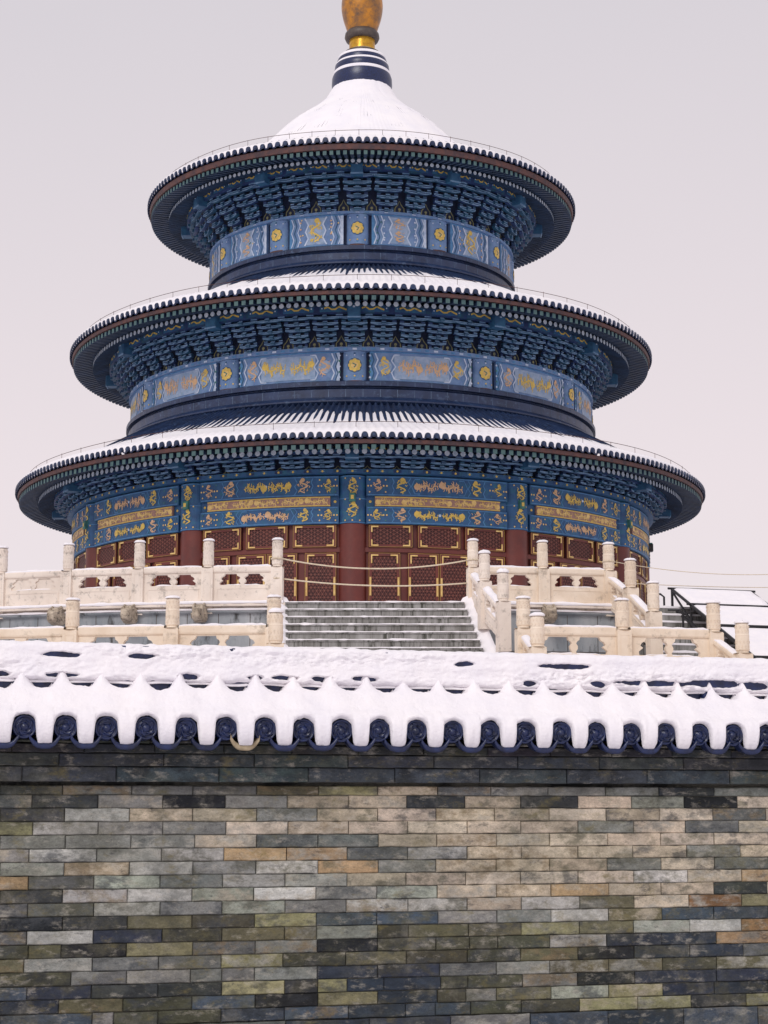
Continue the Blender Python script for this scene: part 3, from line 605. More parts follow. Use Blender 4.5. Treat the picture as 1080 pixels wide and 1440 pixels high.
# lattice leaf: dark ground, triangular grid of red bars with gilt studs, stepped ogee frame, gilt corner plates
def leaf(w, h, kind):
    b = MB(); st = .10
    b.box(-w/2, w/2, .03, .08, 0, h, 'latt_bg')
    lb = 0.0 if kind == 'transom' else h*.34
    iw = w-.30; z0 = lb+.16; z1 = h-.16
    if kind == 'transom': z0 = .13; z1 = h-.13
    for x0, x1 in ((-w/2, -iw/2), (iw/2, w/2)): b.cbox(x0, x1, -.03, .04, 0, h, 'red', .015)
    b.cbox(-iw/2, iw/2, -.03, .04, z1, h, 'red', .015); b.cbox(-iw/2, iw/2, -.03, .04, lb if lb else 0, z0, 'red', .015)
    if lb: b.cbox(-iw/2, iw/2, -.03, .04, 0, .14, 'red', .015); b.box(-iw/2, iw/2, .0, .04, .14, lb, 'red'); b.cbox(-iw/2+.12, iw/2-.12, -.02, .02, .26, lb-.12, 'red2', .03)
    p = .155; lw = .022
    def clipseg(x0, za, x1, zb_):
        t0, t1 = 0., 1.; dx = x1-x0; dz = zb_-za
        for d, q in ((-dx, x0+iw/2), (dx, iw/2-x0), (-dz, za-z0), (dz, z1-za)):
            if d == 0:
                if q < 0: return None
            else:
                r = q/d
                if d < 0: t0 = max(t0, r)
                else: t1 = min(t1, r)
        return None if t0 >= t1 else (x0+dx*t0, za+dz*t0, x0+dx*t1, za+dz*t1)
    ds = [0, radians(60), radians(-60)] if kind != 'transom' else [radians(90), radians(30), radians(-30)]
    for q, ang in enumerate(ds):
        for k in range(-30, 31):
            nx, nz_ = -sin(ang), cos(ang); ox, oz = nx*k*p*.866, h/2+nz_*k*p*.866
            sg = clipseg(ox-9*cos(ang), oz-9*sin(ang), ox+9*cos(ang), oz+9*sin(ang))
            if not sg: continue
            xa, za, xb, zb_ = sg; y = .0+q*.003
            b.add([(xa-nx*lw/2, y, za-nz_*lw/2), (xb-nx*lw/2, y, zb_-nz_*lw/2), (xb+nx*lw/2, y, zb_+nz_*lw/2), (xa+nx*lw/2, y, za+nz_*lw/2)], [(0, 1, 2, 3)], 'red2')
    ex, ey = (cos(radians(60)), sin(radians(60))) if kind != 'transom' else (cos(radians(30)), sin(radians(30)))
    for i in range(-24, 25):
        for j in range(-24, 25):
            if kind != 'transom': x, z = p*(i+j*.5), h/2+p*.866*j
            else: x, z = p*.866*i, h/2+p*(j+i*.5)
            if abs(x) < iw/2-.02 and z0+.02 < z < z1-.02:
                r = .015; b.add([(x-r, -.008, z), (x, -.008, z-r), (x+r, -.008, z), (x, -.008, z+r)], [(0, 1, 2, 3)], 'bktgold2')
    return b, iw, z0, z1
def fittings(w, h, iw, z0, z1, kind):
    b = MB(); t = .055; Lx = min(.30, iw*.32); Lz = min(.30, (z1-z0)*.30)
    for sx_ in (-1, 1):
        for zz, sz in ((z0-.02, 1), (z1+.02, -1)):
            if kind != 'transom' and sz == 1: continue
            xe = sx_*(iw/2+.05)
            b.box(min(xe, xe-sx_*Lx), max(xe, xe-sx_*Lx), -.05, -.02, min(zz, zz-sz*t), max(zz, zz-sz*t), 'gold_hi')
            b.box(min(xe, xe-sx_*t), max(xe, xe-sx_*t), -.05, -.02, min(zz, zz+sz*Lz), max(zz, zz+sz*Lz), 'gold_hi')
    if kind != 'transom':
        zm = z0+(z1-z0)*.50
        for sx_ in (-1, 1): b.cbox(sx_*(iw/2+.07)-.04, sx_*(iw/2+.07)+.04, -.06, -.02, zm-.38, zm+.38, 'gold_hi', .02)
    e = .007                                                # thin gilt line round the frame
    x = w/2-.02
    for sx_ in (-1, 1): b.box(sx_*x-e/2, sx_*x+e/2, -.04, -.028, .02 if kind == 'transom' else h*.3, h-.02, 'gold')
    b.box(-x, x, -.04, -.028, h-.03, h-.03+e, 'gold')
    if kind == 'transom': b.box(-x, x, -.04, -.028, .02, .02+e, 'gold')
    return b
zt0, zt1 = hz(769.5, 13.62), hz(736.5, 13.62)-.03; zd1 = hz(776, 13.62)
defs = {}
for kind, w, h in (('transom', 1.80, zt1-zt0), ('door', 1.30, zd1-.12)):
    b, iw, z0, z1 = leaf(w, h, kind); defs[kind] = (b.mesh('lattice_leaf'), fittings(w, h, iw, z0, z1, kind).mesh('gilt_fittings'), w, h)
for i in range(12):
    th0 = PH+radians(30)*(i+.5)
    if abs(((th0+pi) % (2*pi))-pi) > radians(108): continue
    clr = radians(30)-2*.54/13.6
    for kind, frs, zb_ in (('transom', (-.333, 0, .333), zt0), ('door', (-.375, -.115, .115, .375), .10)):
        me, mf, w, h = defs[kind]
        for fr in frs:
            th = th0+fr*clr; r = 13.60
            if kind == 'door' and abs(fr) == .115: th = th0+(1 if fr > 0 else -1)*(w/2+.01)/r
            o = inst(me, 'transom_window' if kind == 'transom' else 'door_leaf', hall, (r*sin(th), -r*cos(th), zb_), th); inst(mf, 'gilt_fittings', o)
# frame members behind the leaves
mb = MB(); c = Cyl(mb, 13.5, PH)
mb.revolve([(13.3, zt1+.0), (13.56, zt1+.0), (13.56, zb[0]+.05), (13.3, zb[0]+.05)], 144, 'red'); mb.revolve([(13.3, zd1), (13.58, zd1), (13.58, zt0), (13.3, zt0)], 144, 'red'); mb.revolve([(13.3, 0), (13.64, 0), (13.64, .1), (13.3, .1)], 144, 'red')
mb.build('door_frame_rails', hall)

# ================================================================== TERRACE
R1 = 33.0; R2 = 38.0
Z2 = zat(838, HD-R2)-1.92                                 # floor of the second tier
terr = empty('marble_terrace', (HX, HD, 0), 'round stepped marble terrace with grey stone wall and snowy ledges under the hall', 'terrace')
mb = MB(); zl = ZF-.06
mb.revolve([(R1+.02, Z2), (R1+.02, zl-.24), (R1+.10, zl-.22), (R1+.15, zl-.19), (R1+.15, zl-.14), (R1+.06, zl-.12)], 360, 'greystone'); mb.build('upper_tier_wall', terr)
mb = MB(); mb.revolve([(R1+.05, zl-.12), (R1+.05, zl-.05), (R1+.26, zl-.03), (R1+.26, ZF-.0), (R1-.6, ZF+.0), (.5, ZF-.002)], 360, 'marble2'); mb.build('upper_tier_coping', terr)
c = None
mb = MB()
for i in range(220):                                      # joints between wall blocks
    a = 2*pi*i/220; r = R1+.024; w = .010/r; z0 = Z2 if i % 2 else Z2; mb.add([(r*sin(a-w), -r*cos(a-w), Z2), (r*sin(a+w), -r*cos(a+w), Z2), (r*sin(a+w), -r*cos(a+w), zl-.24), (r*sin(a-w), -r*cos(a-w), zl-.24)], [(0, 1, 2, 3)], 'finial_dk')
mb.revolve([(R1+.03, Z2+.9), (R1+.03, Z2+.925)], 240, 'finial_dk'); mb.build('wall_joints', terr)
mb = MB(); mb.revolve([(R2+.2, 2.9), (R2+.2, Z2-.25), (R2+.42, Z2-.2), (R2+.42, Z2), (R1-.5, Z2)], 240, 'marble2'); mb.revolve([(R2+6, 0), (R2+6, 2.6), (R2+6.3, 2.65), (R2+6.3, 2.9), (R2-.5, 2.9)], 240, 'marble2'); mb.build('lower_tiers', terr)
def thx(px, R, y=800):                                    # angle on a ring of radius R seen at photo column px
    a = 0.
    for _ in range(30):
        D = HD-R*cos(a); X = xat(px, y, D)-HX; a = math.asin(clamp(X/R, -1, 1))
    return a
def ringp(a, R): return (HX+R*sin(a), HD-R*cos(a))
# dragon-head spout
M['spoutstone'] = mat('weathered_spout_stone', rgb(206, 192, 172), rgb(150, 136, 118), .75, 4, bump=.5, bscale=14, c3=rgb(92, 84, 76), s3=7, l3=.5, h3=.66)
def spout():
    b = MB(); sec = [(.0, .20, .22, -.24), (.26, .19, .22, -.24), (.34, .17, .17, -.22), (.50, .15, .11, -.20), (.58, .13, .12, -.17), (.64, .10, .08, -.14), (.66, .06, .04, -.10), (.665, .001, 0, -.06)]
    rows = []
    for y, w, zt_, zb_ in sec:
        q = .72; rows.append([(x, -y, z) for x, z in ((-w, zb_*q), (-w*q, zb_), (w*q, zb_), (w, zb_*q), (w, zt_*q), (w*q, zt_), (-w*q, zt_), (-w, zt_*q), (-w, zb_*q))])
    b.grid(rows, 'spoutstone')
    for sg in (-1, 1):
        b.tube([(sg*.12, -.34, .18), (sg*.15, -.20, .25), (sg*.12, -.06, .26)], .04, 'spoutstone', 6, .02); b.tube([(sg*.11, -.46, .07), (sg*.12, -.40, .17)], .05, 'spoutstone', 7)
        b.tube([(sg*.20, -.30, -.02), (sg*.22, -.20, -.12), (sg*.2, -.08, -.06)], .035, 'spoutstone', 6, .02)
    b.box(-.13, .13, -.60, -.42, -.085, -.06, 'black')
    return b.mesh('dragon_spout')
sm_ = spout()
up_px_l = [-95, 3, 96, 196, 293, 390]; up_px_r = [665, 763, 856]
for px in up_px_l[1:-1]+[763]:
    a = thx(px-8 if px < 500 else px+4, R1); p = ringp(a, R1+.12); inst(sm_, 'dragon_spout', terr, (p[0]-HX, p[1]-HD, ZF-.30), a, (1.0, 1.0, 1.1))

# ---- balustrades: posts with carved cylinder heads, pierced slabs between
def post_mesh(h_sh, h_head, w, m='marble'):
    b = MB(); x = w/2
    b.revolve([(.0001, -.3), (x*1.414, -.3), (x*1.414, h_sh-.03), (x*1.25, h_sh)], 4, m, pi/4, 2*pi+pi/4)
    r = x*.93
    b.revolve([(x*1.25, h_sh), (r*.86, h_sh+.02), (r*.84, h_sh+.05), (r*1.0, h_sh+.09), (r, h_sh+h_head*.55), (r*1.03, h_sh+h_head*.58), (r*.96, h_sh+h_head*.62), (r*.98, h_sh+h_head-.08), (r*.8, h_sh+h_head-.01), (.001, h_sh+h_head)], 18, m)
    n = 12                                                # low carving on the head
    for k in range(n):
        a = 2*pi*k/n; 
        for zz in (.2, .36, .72, .86):
            aa = a+(pi/n if zz in (.36, .86) else 0); rr = r*1.015; z = h_sh+h_head*zz; d = .035
            P = [((rr)*sin(aa-.12), -(rr)*cos(aa-.12), z), ((rr+.022)*sin(aa), -(rr+.022)*cos(aa), z-d), ((rr)*sin(aa+.12), -(rr)*cos(aa+.12), z), ((rr+.022)*sin(aa), -(rr+.022)*cos(aa), z+d)]
            b.add(P, [(0, 1, 2, 3)], m)
    for sg in (0,):                                       # recessed panel outline on the shaft front
        t = .012; b.box(-x*.62, x*.62, -x-.008, -x+.01, .10, .12, m); b.box(-x*.62, x*.62, -x-.008, -x+.01, h_sh-.16, h_sh-.14, m)
        b.box(-x*.62, -x*.62+t, -x-.008, -x+.01, .12, h_sh-.16, m); b.box(x*.62-t, x*.62, -x-.008, -x+.01, .12, h_sh-.16, m)
    return b
def panel(Ln, H, slope, m, blind=False, hf=(.50, .80)):
    """pierced slab, local x 0..Ln, y thickness, z 0..H, sheared by slope"""
    b = MB(); t = .075; zh0, zh1 = H*hf[0], H*hf[1]
    def Tm(x, y, z): return (x, y, z+slope*x)
    b.box(0, Ln, -t, t, -.02, zh0, m, T=Tm)
    # low relief frame on lower slab
    q = .006; f = .05
    for (xa, xb, za, zb_) in ((.10, Ln-.10, zh0-.12, zh0-.09), (.10, Ln-.10, .07, .10), (.10, .13, .10, zh0-.12), (Ln-.13, Ln-.10, .10, zh0-.12)): b.box(xa, xb, -t-.012, -t, za, zb_, m, T=Tm)
    # handrail
    ys = [(-t-.035, zh1+.04), (-t-.05, zh1+.08), (-t-.05, H-.04), (-t-.02, H), (t+.02, H), (t+.05, H-.04), (t+.05, zh1+.06), (t, zh1)]
    rows = [[Tm(x, y, z) for y, z in ys+[ys[0]]] for x in (0, Ln)]; b.grid(rows, m); b.box(0, Ln, -t, t, zh1, zh1+.05, m, T=Tm)
    if blind: b.box(0, Ln, -t+.04, t-.04, zh0, zh1, m, T=Tm)
    # vases and cloud brackets leave two openings
    def prism(pts, ta=t):
        n = len(pts); fr = [Tm(x, -ta, z) for x, z in pts]; bk = [Tm(x, ta, z) for x, z in pts]
        b.add(fr+bk, [tuple(range(n)), tuple(range(2*n-1, n-1, -1))]+[((i+1) % n, i, n+i, n+(i+1) % n) for i in range(n)], m)
    hh = zh1-zh0; e = Ln*.14
    for sg in (0, 1):
        X = (lambda x: x) if sg == 0 else (lambda x: Ln-x)
        pts = [(X(0), zh0), (X(e*.8), zh0), (X(e*.75), zh0+hh*.2), (X(e*1.15), zh0+hh*.42), (X(e*.9), zh0+hh*.55), (X(e*1.05), zh0+hh*.72), (X(e*1.3), zh0+hh*.80), (X(e*1.45), zh1), (X(0), zh1)]
        prism(pts if sg == 0 else pts[::-1])
    c = Ln/2; v = min(.085, Ln*.05)
    prism([(c-v, zh0), (c+v, zh0), (c+v*.6, zh0+hh*.12), (c+v*1.2, zh0+hh*.3), (c+v*1.25, zh0+hh*.45), (c+v*.7, zh0+hh*.62), (c+v*1.1, zh0+hh*.74), (c+v*1.8, zh0+hh*.82), (c+v*2.0, zh1), (c-v*2.0, zh1), (c-v*1.8, zh0+hh*.82), (c-v*1.1, zh0+hh*.74), (c-v*.7, zh0+hh*.62), (c-v*1.25, zh0+hh*.45), (c-v*1.2, zh0+hh*.3), (c-v*.6, zh0+hh*.12)])
    return b
def drift(b, pts, w, h, seed):                            # lumpy strip of snow on a rail or ledge
    rows = []; K = len(pts)
    for i, p in enumerate(pts):
        p = Vector(p); d = (Vector(pts[min(K-1, i+1)])-Vector(pts[max(0, i-1)])); d.z = 0; d.normalize(); u = Vector((d.y, -d.x, 0))
        k = .75+.5*nz(p.x*3, p.y*3, seed)+.25*nz(p.x*9, p.y*9, seed); k *= 1 if 0 < i < K-1 else .3
        rows.append([tuple(p+u*(w*x)*(1+.12*nz(p.x*7, seed, x))+Vector((0, 0, h*k*z+dz))) for x, z, dz in ((1, 0, -.012), (1.08, .35, 0), (.85, .8, 0), (.3, 1.05, 0), (-.3, 1.05, 0), (-.85, .8, 0), (-1.08, .35, 0), (-1, 0, -.012))])
    b.grid(rows, 'snow')
def cap(b, x, y, z, r, h, seed):
    n = 14; rows = []
    for rr, zz in ((1.04, -.03), (1.10, .25), (.95, .62), (.6, .93), (.02, 1.05)):
        rows.append([(x+r*rr*sin(2*pi*k/n)*(1+.06*nz(k*.9, seed)), y-r*rr*cos(2*pi*k/n), z+h*zz+(.02*nz(k*.8, seed, 5) if zz > .1 else 0)) for k in range(n+1)])
    b.grid(rows, 'snow')
def balustrade(name, pts, h_sh, h_head, w, H, label, m='marble', hf=(.50, .80), caps=None, snowlabel=None, blind=(), group=None, rail_snow=1.0, skip=()):
    """pts: list of (x, y, z base)"""
    x0, y0, z0 = pts[0]; root = empty(name, pts[0], label, 'balustrade', group=group or ('balustrades along the stairs' if name == 'stair_balustrade' else 'balustrades along the terrace edges')); pm = post_mesh(h_sh, h_head, w, m).mesh('post')
    sb = MB()
    for i, (x, y, z) in enumerate(pts):
        q = pts[min(i+1, len(pts)-1)]; p = pts[max(i-1, 0)]; ang = math.atan2(q[1]-p[1], q[0]-p[0])
        o = inst(pm, 'post', root, (x-x0, y-y0, z-z0), ang)
        ch = .075 if caps is None else caps[i]
        if ch: cap(sb, x, y, z+h_sh+h_head-.01, w*.47, ch, i*3.1+x)
    for i in range(len(pts)-1):
        if i in skip: continue
        a = Vector(pts[i]); b = Vector(pts[i+1]); d = b-a; l = sqrt(d.x**2+d.y**2); ln = l-w*.98; s = d.z/l; ux, uy = d.x/l, d.y/l
        st = (a.x+ux*w*.49, a.y+uy*w*.49, a.z+s*w*.49)
        o = inst(panel(ln, H, s, m, i in blind, hf).mesh('pierced_panel'), 'pierced_panel', root, (st[0]-x0, st[1]-y0, st[2]-z0), math.atan2(uy, ux))
        n = max(4, int(ln/.12)); drift(sb, [(st[0]+ux*ln*k/n, st[1]+uy*ln*k/n, st[2]+s*ln*k/n+H-.005) for k in range(n+1)], .105, .06*rail_snow, i)
        n2 = max(3, int(ln*.62/.12)); drift(sb, [(st[0]+ux*ln*(.19+.62*k/n2), st[1]+uy*ln*(.19+.62*k/n2), st[2]+s*ln*(.19+.62*k/n2)+H*hf[0]-.005) for k in range(n2+1)], .07, .045*rail_snow, i+9)
    if snowlabel: tag(sb.build('balustrade_snow', None, True), snowlabel, 'snow', kind='stuff')
    return root
zT = zat(757, HD-R1)                                     # top of upper posts
hs, hh_ = 1.08, zT-ZF-1.08-.03
PW = .345
def rp_(px, R, z): a = thx(px, R); p = ringp(a, R); return (p[0], p[1], z)
UL = [rp_(p, R1-.05, ZF) for p in up_px_l]; UR = [rp_(p, R1-.05, ZF) for p in up_px_r]
balustrade('marble_balustrade', UL, hs, hh_, PW, zat(795, 52)-ZF, 'upper marble balustrade with four carved posts left of the stairs, along the terrace edge', snowlabel='snow along the rails of the upper balustrade left of the stairs', blind=(1,), m='marble2')
balustrade('marble_balustrade', UR, hs, hh_, PW, zat(795, 52)-ZF, 'short upper marble balustrade of two pierced panels right of the stairs', snowlabel='snow along the rails of the upper balustrade right of the stairs')
# second tier, nearer and lower
w2 = .40; hs2 = 1.08; hh2 = zat(838, HD-R2)-Z2-hs2-.03
LL = [rp_(p, R2, Z2) for p in (-176, -36, 104, 244, 386)]; LR = [rp_(p, R2, Z2) for p in (735, 873, 1001)]
H2 = zat(878.5, HD-R2)-Z2
balustrade('marble_balustrade', LL, hs2, hh2, w2, H2, 'lower cream balustrade left of the stairs, its foot hidden by the snowy wall top', snowlabel='snow on the lower balustrade left of the stairs', hf=(.36, .76))
balustrade('marble_balustrade', LR, hs2, hh2, w2, H2, 'lower cream balustrade right of the stairs, ending before the black framed ramp', snowlabel='snow on the lower balustrade right of the stairs', hf=(.36, .76))
# flanks
P0 = UR[0]
def pt(px, ytop, D, tot): return (xat(px, ytop, D), D, zat(ytop, D)-tot)
tot1 = hs+hh_
FR = [P0, pt(681, 778, 50.5, tot1), pt(707, 805, 48.9, tot1)]
balustrade('stair_balustrade', FR, hs, hh_, PW, .92, 'white marble balustrade stepping down the right side of the main stairs', m='marble2', snowlabel='snow heaped on the right balustrade of the main stairs', caps=[0, .1, .12], rail_snow=2.0)
FL = [UL[-1], pt(389, 781, 50.3, tot1)]; FL[1] = (FL[1][0], FL[1][1], ZF-.78)
# lower stairs begin at the second tier ring
F2R = [LR[0], (LR[0][0]+.22, LR[0][1]-1.7, zat(866, LR[0][1]-1.7)-(hs2+hh2))]; F2L = [LL[-1], (LL[-1][0]+.15, LL[-1][1]-1.6, zat(861, LL[-1][1]-1.6)-(hs2+hh2))]
balustrade('stair_balustrade', F2R, hs2, hh2, w2, .9, 'stub of balustrade with snow-capped post just right of the main stairs', snowlabel='snow cap and drift on the stub balustrade right of the main stairs', caps=[0, .1], rail_snow=2.5)
balustrade('stair_balustrade', F2L, hs2, hh2, w2, .9, 'stub of balustrade with a low snowy post just left of the main stairs', snowlabel='snow cap on the stub balustrade left of the main stairs', caps=[0, .12], rail_snow=2.5)
# right flight seen from the side
FQ = [UR[-1], pt(886, 788, 51.6, tot1), pt(918, 820, 50.0, tot1)]
balustrade('stair_balustrade', FQ, hs, hh_, PW*1.06, .95, 'marble balustrade descending past the hall edge, with three tall posts', snowlabel='snow on the descending balustrade right of the hall')
FQ2 = [LR[-1], pt(1043, 876, LR[-1][1]-1.55, hs2+hh2)]
balustrade('stair_balustrade', FQ2, hs2, hh2, w2, .95, 'last sloping marble balustrade at the far right, beside the black framed ramp', snowlabel='snow on the last sloping balustrade at the far right')

# ---- main stairs
stair = empty('stone_staircase', (0, 0, 0), 'broad grey stained stone staircase with snow on its treads, below the rope', 'stairs', 0, 'stone staircases')
mb = MB(); sn = MB(); n = 9; rise = (ZF-Z2)/n; run = .36; Dtop = HD-R1+.1
xl0, xl1, xr0, xr1 = xat(402, 848, Dtop), xat(403, 912, Dtop-run*6), xat(652, 848, Dtop), xat(678, 912, Dtop-run*6)
for k in range(n):
    D = Dtop-run*k; z1 = ZF-rise*k-(.0 if k else .004); f = k/6; xl = xl0+(xl1-xl0)*f; xr = xr0+(xr1-xr0)*f
    lip = .035
    mb.box(xl, xr, D-run+.0, D+.6, z1-rise-.3, z1-.055, 'stepstone'); mb.cbox(xl-.0, xr+.0, D-run-lip, D+.6, z1-.055, z1, 'stepstone', .012)
    q = 40; rows = []
    for i in range(q+1):
        x = xl+(xr-xl)*i/q; nn = nz(x*1.7, k*5.1); n2 = nz(x*6, k*3.3); e = .05*nn+.03*n2; edge = min(1, min(i, q-i)/3)
        h = .022+.03*max(0, nn)+.02*max(0, n2); deep = .02*max(0, n2)+(.09*max(0, nn-.35))
        rows.append([(x, D-run-lip-.008, z1-.004-deep), (x, D-run-lip-.014, z1+h*.4), (x, D-run-lip+.03+e*.3, z1+h), (x, D-run*.4, z1+h*1.6), (x, D+.04, z1+h*2)])
    sn.grid(rows, 'snow')
mb.build('steps', stair)
tag(sn.build('step_snow', None, True), 'thin snow lying on the treads of the main stairs', 'snow', kind='stuff')
# sloping side ramps of the stairs heaped with snow
for sg, (xa, xb) in ((-1, (xl0, xl1)), (1, (xr0, xr1))):
    mb = MB(); sb = MB(); rows = []; rows2 = []
    for k in range(15):
        f = k/6*.8; D = Dtop+.1-run*.8*k; x = xa+(xb-xa)*f; z = ZF-rise*.8*k+.0; wd = .30
        xi, xo = (x-.0, x-wd) if sg < 0 else (x, x+wd)
        rows.append([(xi, D, z-.5), (xi, D, z+.06), (xo, D, z+.06), (xo, D, z-.5)])
        h = .13+.07*nz(k*.6, sg*4)+.03*nz(k*2.1, 7); b_ = (.10+.06*nz(k*.8, 3))*-sg
        rows2.append([(xi+b_*1.1, D, z-.10), (xi+b_*.8, D, z+.08), (xi+b_*.2, D, z+.10+h*.6), ((xi+xo)/2, D, z+.12+h), (xo, D, z+.12+h*1.3), (xo+sg*.08, D, z+.1)])
    mb.grid(rows, 'marble2'); mb.build('side_ramp', stair); sb.grid(rows2, 'snow')
    tag(sb.build('ramp_snow', None, True), 'snow heaped along the %s edge of the main stairs' % ('left' if sg < 0 else 'right'), 'snow', kind='stuff')
# snow along the terrace ledges
mb = MB()
def arc_snow(b, R, a0, a1, z, h, seed, dep=.22, n=None):
    n = n or int(abs(a1-a0)*R/.16); rows = []
    for i in range(n+1):
        a = a0+(a1-a0)*i/n; k = .8+.45*nz(a*R*1.3, seed)+.3*nz(a*R*4, seed+2); k = max(.15, k); rr = R+.02*nz(a*R*3, seed+5)
        rows.append([((rr+o)*sin(a)+HX, -(rr+o)*cos(a)+HD, z+h*k*q+c_) for o, q, c_ in ((.0, -.35, 0), (.025, .2, 0), (-.01, .75, 0), (-.08, 1.05, 0), (-dep, 1.2, 0), (-dep-.1, 1.1, 0))])
    b.grid(rows, 'snow')
aL, aR = thx(-120, R1), thx(400, R1); arc_snow(mb, R1+.27, aL, aR, ZF, .085, 1, .40); arc_snow(mb, R1+.17, aL, thx(394, R1), zl-.13, .07, 4, .12)
tag(mb.build('ledge_snow', None, True), 'snow on the terrace ledges left of the stairs, beneath the upper posts', 'snow', kind='stuff')
mb = MB(); arc_snow(mb, R1+.27, thx(690, R1), thx(862, R1), ZF, .085, 7, .40); arc_snow(mb, R1+.17, thx(690, R1), thx(858, R1), zl-.13, .07, 9, .12)
tag(mb.build('ledge_snow', None, True), 'snow on the terrace ledges right of the stairs, under two pierced panels', 'snow', kind='stuff')
mb = MB(); mb.revolve([(R1-.3, ZF+.03), (14.2, ZF+.05)], 180, 'ground', T=lambda x, y, z: (x+HX, y+HD, z)); mb.revolve([(R2+.3, Z2+.03), (R1+.1, Z2+.05)], 180, 'ground', T=lambda x, y, z: (x+HX, y+HD, z)); tag(mb.build('terrace_snow'), 'flat snow covering the terrace floor around the hall', 'snow', kind='stuff')

# ---- right-hand flight and the black framed ramp over it
dv = Vector((FQ[2][0]-FQ[0][0], FQ[2][1]-FQ[0][1], 0)); run3 = dv.length; dv.normalize(); rv = Vector((-dv.y, dv.x, 0))
st2 = empty('stone_staircase', (FQ[0][0], FQ[0][1], 0), 'snowy side staircase partly seen between the last tall post and the black frame', 'stairs', 0, 'stone staircases')
mb = MB(); sn = MB(); n = 9
for k in range(n):
    a = dv*(.36*k); z1 = ZF-rise*k
    def TS(x, y, z, a=a): p = a+rv*x+dv*(-y); return (p.x, p.y, z)
    mb.box(.25, 5.2, -.40, .5, z1-rise-.3, z1-.02, 'stepstone', T=TS)
    rows = []
    for i in range(25):
        x = .25+4.95*i/24; h = .04+.05*max(0, nz(x*2, k)); cut = -.32 if nz(x*1.3, k*2.2) > -.1 else -.16
        rows.append([TS(x, -.41, z1-.03), TS(x, -.42, z1+h*.4), TS(x, -.3, z1+h), TS(x, .02, z1+h)])
    sn.grid(rows, 'snow')
mb.build('steps', st2); tag(sn.build('step_snow', None, True, (FQ[0][0], FQ[0][1], 0)), 'snow lying on the side staircase by the black frame', 'snow', kind='stuff')
DR = 53.5; A0 = Vector((xat(945, 829, DR), DR, zat(829, DR))); A1 = Vector((xat(1062, 925, 48.3), 48.3, zat(925, 48.3))); WV = Vector((2.55, .75, 0))
ramp = empty('covered_ramp', A0, 'snow-covered sloping panels on a black metal frame at the far right', 'ramp')
def RP(t, s, up=0.): v = (A1-A0)*t+WV*s+Vector((0, 0, up)); return tuple(v)
tt = [0, (856-829)/96*.88, (889-829)/96*.90, 1.0]; mb = MB()
for i in range(3):
    t0, t1 = tt[i], tt[i+1]; d = -.02*i
    P = [RP(t0+.005, .0, d), RP(t1-.005, 0, d), RP(t1-.005, 1, d), RP(t0+.005, 1, d)]; Q = [(x, y, z-.06) for x, y, z in P]
    mb.add(P+Q, [(0, 1, 2, 3), (7, 6, 5, 4), (0, 4, 5, 1), (1, 5, 6, 2), (2, 6, 7, 3), (3, 7, 4, 0)], 'black')
mb.build('ramp_panels', ramp)
mb = MB()
for i in range(3):
    t0, t1 = tt[i], tt[i+1]; rows = []
    for a in range(15):
        t = t0+.012+(t1-t0-.03)*a/14; e = 0 if a in (0, 14) else 1
        rows.append([tuple(Vector(RP(t, s, -.02*i+.02+(.07*e if 0 < b < 12 else 0)+.025*nz(t*9, s*3, 3)))+A0) for b, s in enumerate([0.01, .03]+[.1*q for q in range(1, 10)]+[.97, .99])])
    mb.grid(rows, 'snow')
tag(mb.build('ramp_snow', None, True), 'smooth snow on the three sloping panels at the far right', 'snow', kind='stuff')
mb = MB()
for s in (0, 1): mb.tube([RP(0, s, .0), RP(1.05, s, .0)], .045, 'black', 8)
for t in tt: mb.tube([RP(t, -.05, .03), RP(t, 1.05, .03)], .035, 'black', 8)
for t in (0, tt[1], tt[2], .9):
    mb.tube([RP(t, 0, 0), RP(t, 0, -1.2)], .04, 'black', 8)
mb.tube([RP(0, 0, -.55), RP(1, 0, -.55)], .05, 'black', 8); mb.tube([RP(0, 0, -.05), RP(.28, 0, -.55)], .035, 'black', 6); mb.tube([RP(.3, 0, -.05), RP(.1, 0, -.6)], .03, 'black', 6)
mb.build('metal_frame', ramp)
mb = MB()
for t in (0.02, tt[1]+.02):
    a = Vector(RP(t, -.12, -.10)); mb.tube([tuple(a+Vector((0, 0, -.9))), tuple(a+Vector((0, 0, -.1))), tuple(a+Vector((-.10, .03, -.01))), tuple(a+Vector((-.42, .12, .0)))], .032, 'black', 8)
a = Vector(RP(.02, -.12, -.10)); mb.tube([tuple(a+Vector((-.42, .12, 0))), tuple(a+Vector((-.2, .0, -.5))), tuple(a+Vector((-.0, -.1, -.8)))], .028, 'black', 8)
mb.build('handrail', ramp)

# ---- ropes
def rope(p0, p1, sag, label, rr0=.022, gr='ropes across the main stairs'):
    p0, p1 = Vector(p0), Vector(p1); mb = MB(); P = []
    for i in range(25): t = i/24; v = p0.lerp(p1, t); v.z -= sag*4*t*(1-t); P.append(tuple(v))
    mb.tube(P, rr0, 'rope', 8)
    for e, d in ((P[0], 1), (P[-1], -1)):
        rr = PW*.5+.01; mb.tube([(e[0]-d*(PW/2)+rr*sin(a), e[1]+.0-rr*cos(a), e[2]) for a in [2*pi*k/16 for k in range(17)]], .02, 'rope', 6)
    return tag(mb.build('rope', None, True), label, 'rope', gr)
xl_, xr_ = UL[-1][0]+PW/2, UR[0][0]-PW/2; yl_, yr_ = UL[-1][1], UR[0][1]
rope((xl_, yl_, zat(786, yl_)), (xr_, yr_, zat(788, yr_)), .27, 'upper of two white ropes strung across the top of the main stairs')
rope((xl_, yl_, zat(814, yl_)), (xr_, yr_, zat(820, yr_)), .14, 'lower of two white ropes strung across the top of the main stairs')
ex = rp_(1118, R1-.05, ZF)
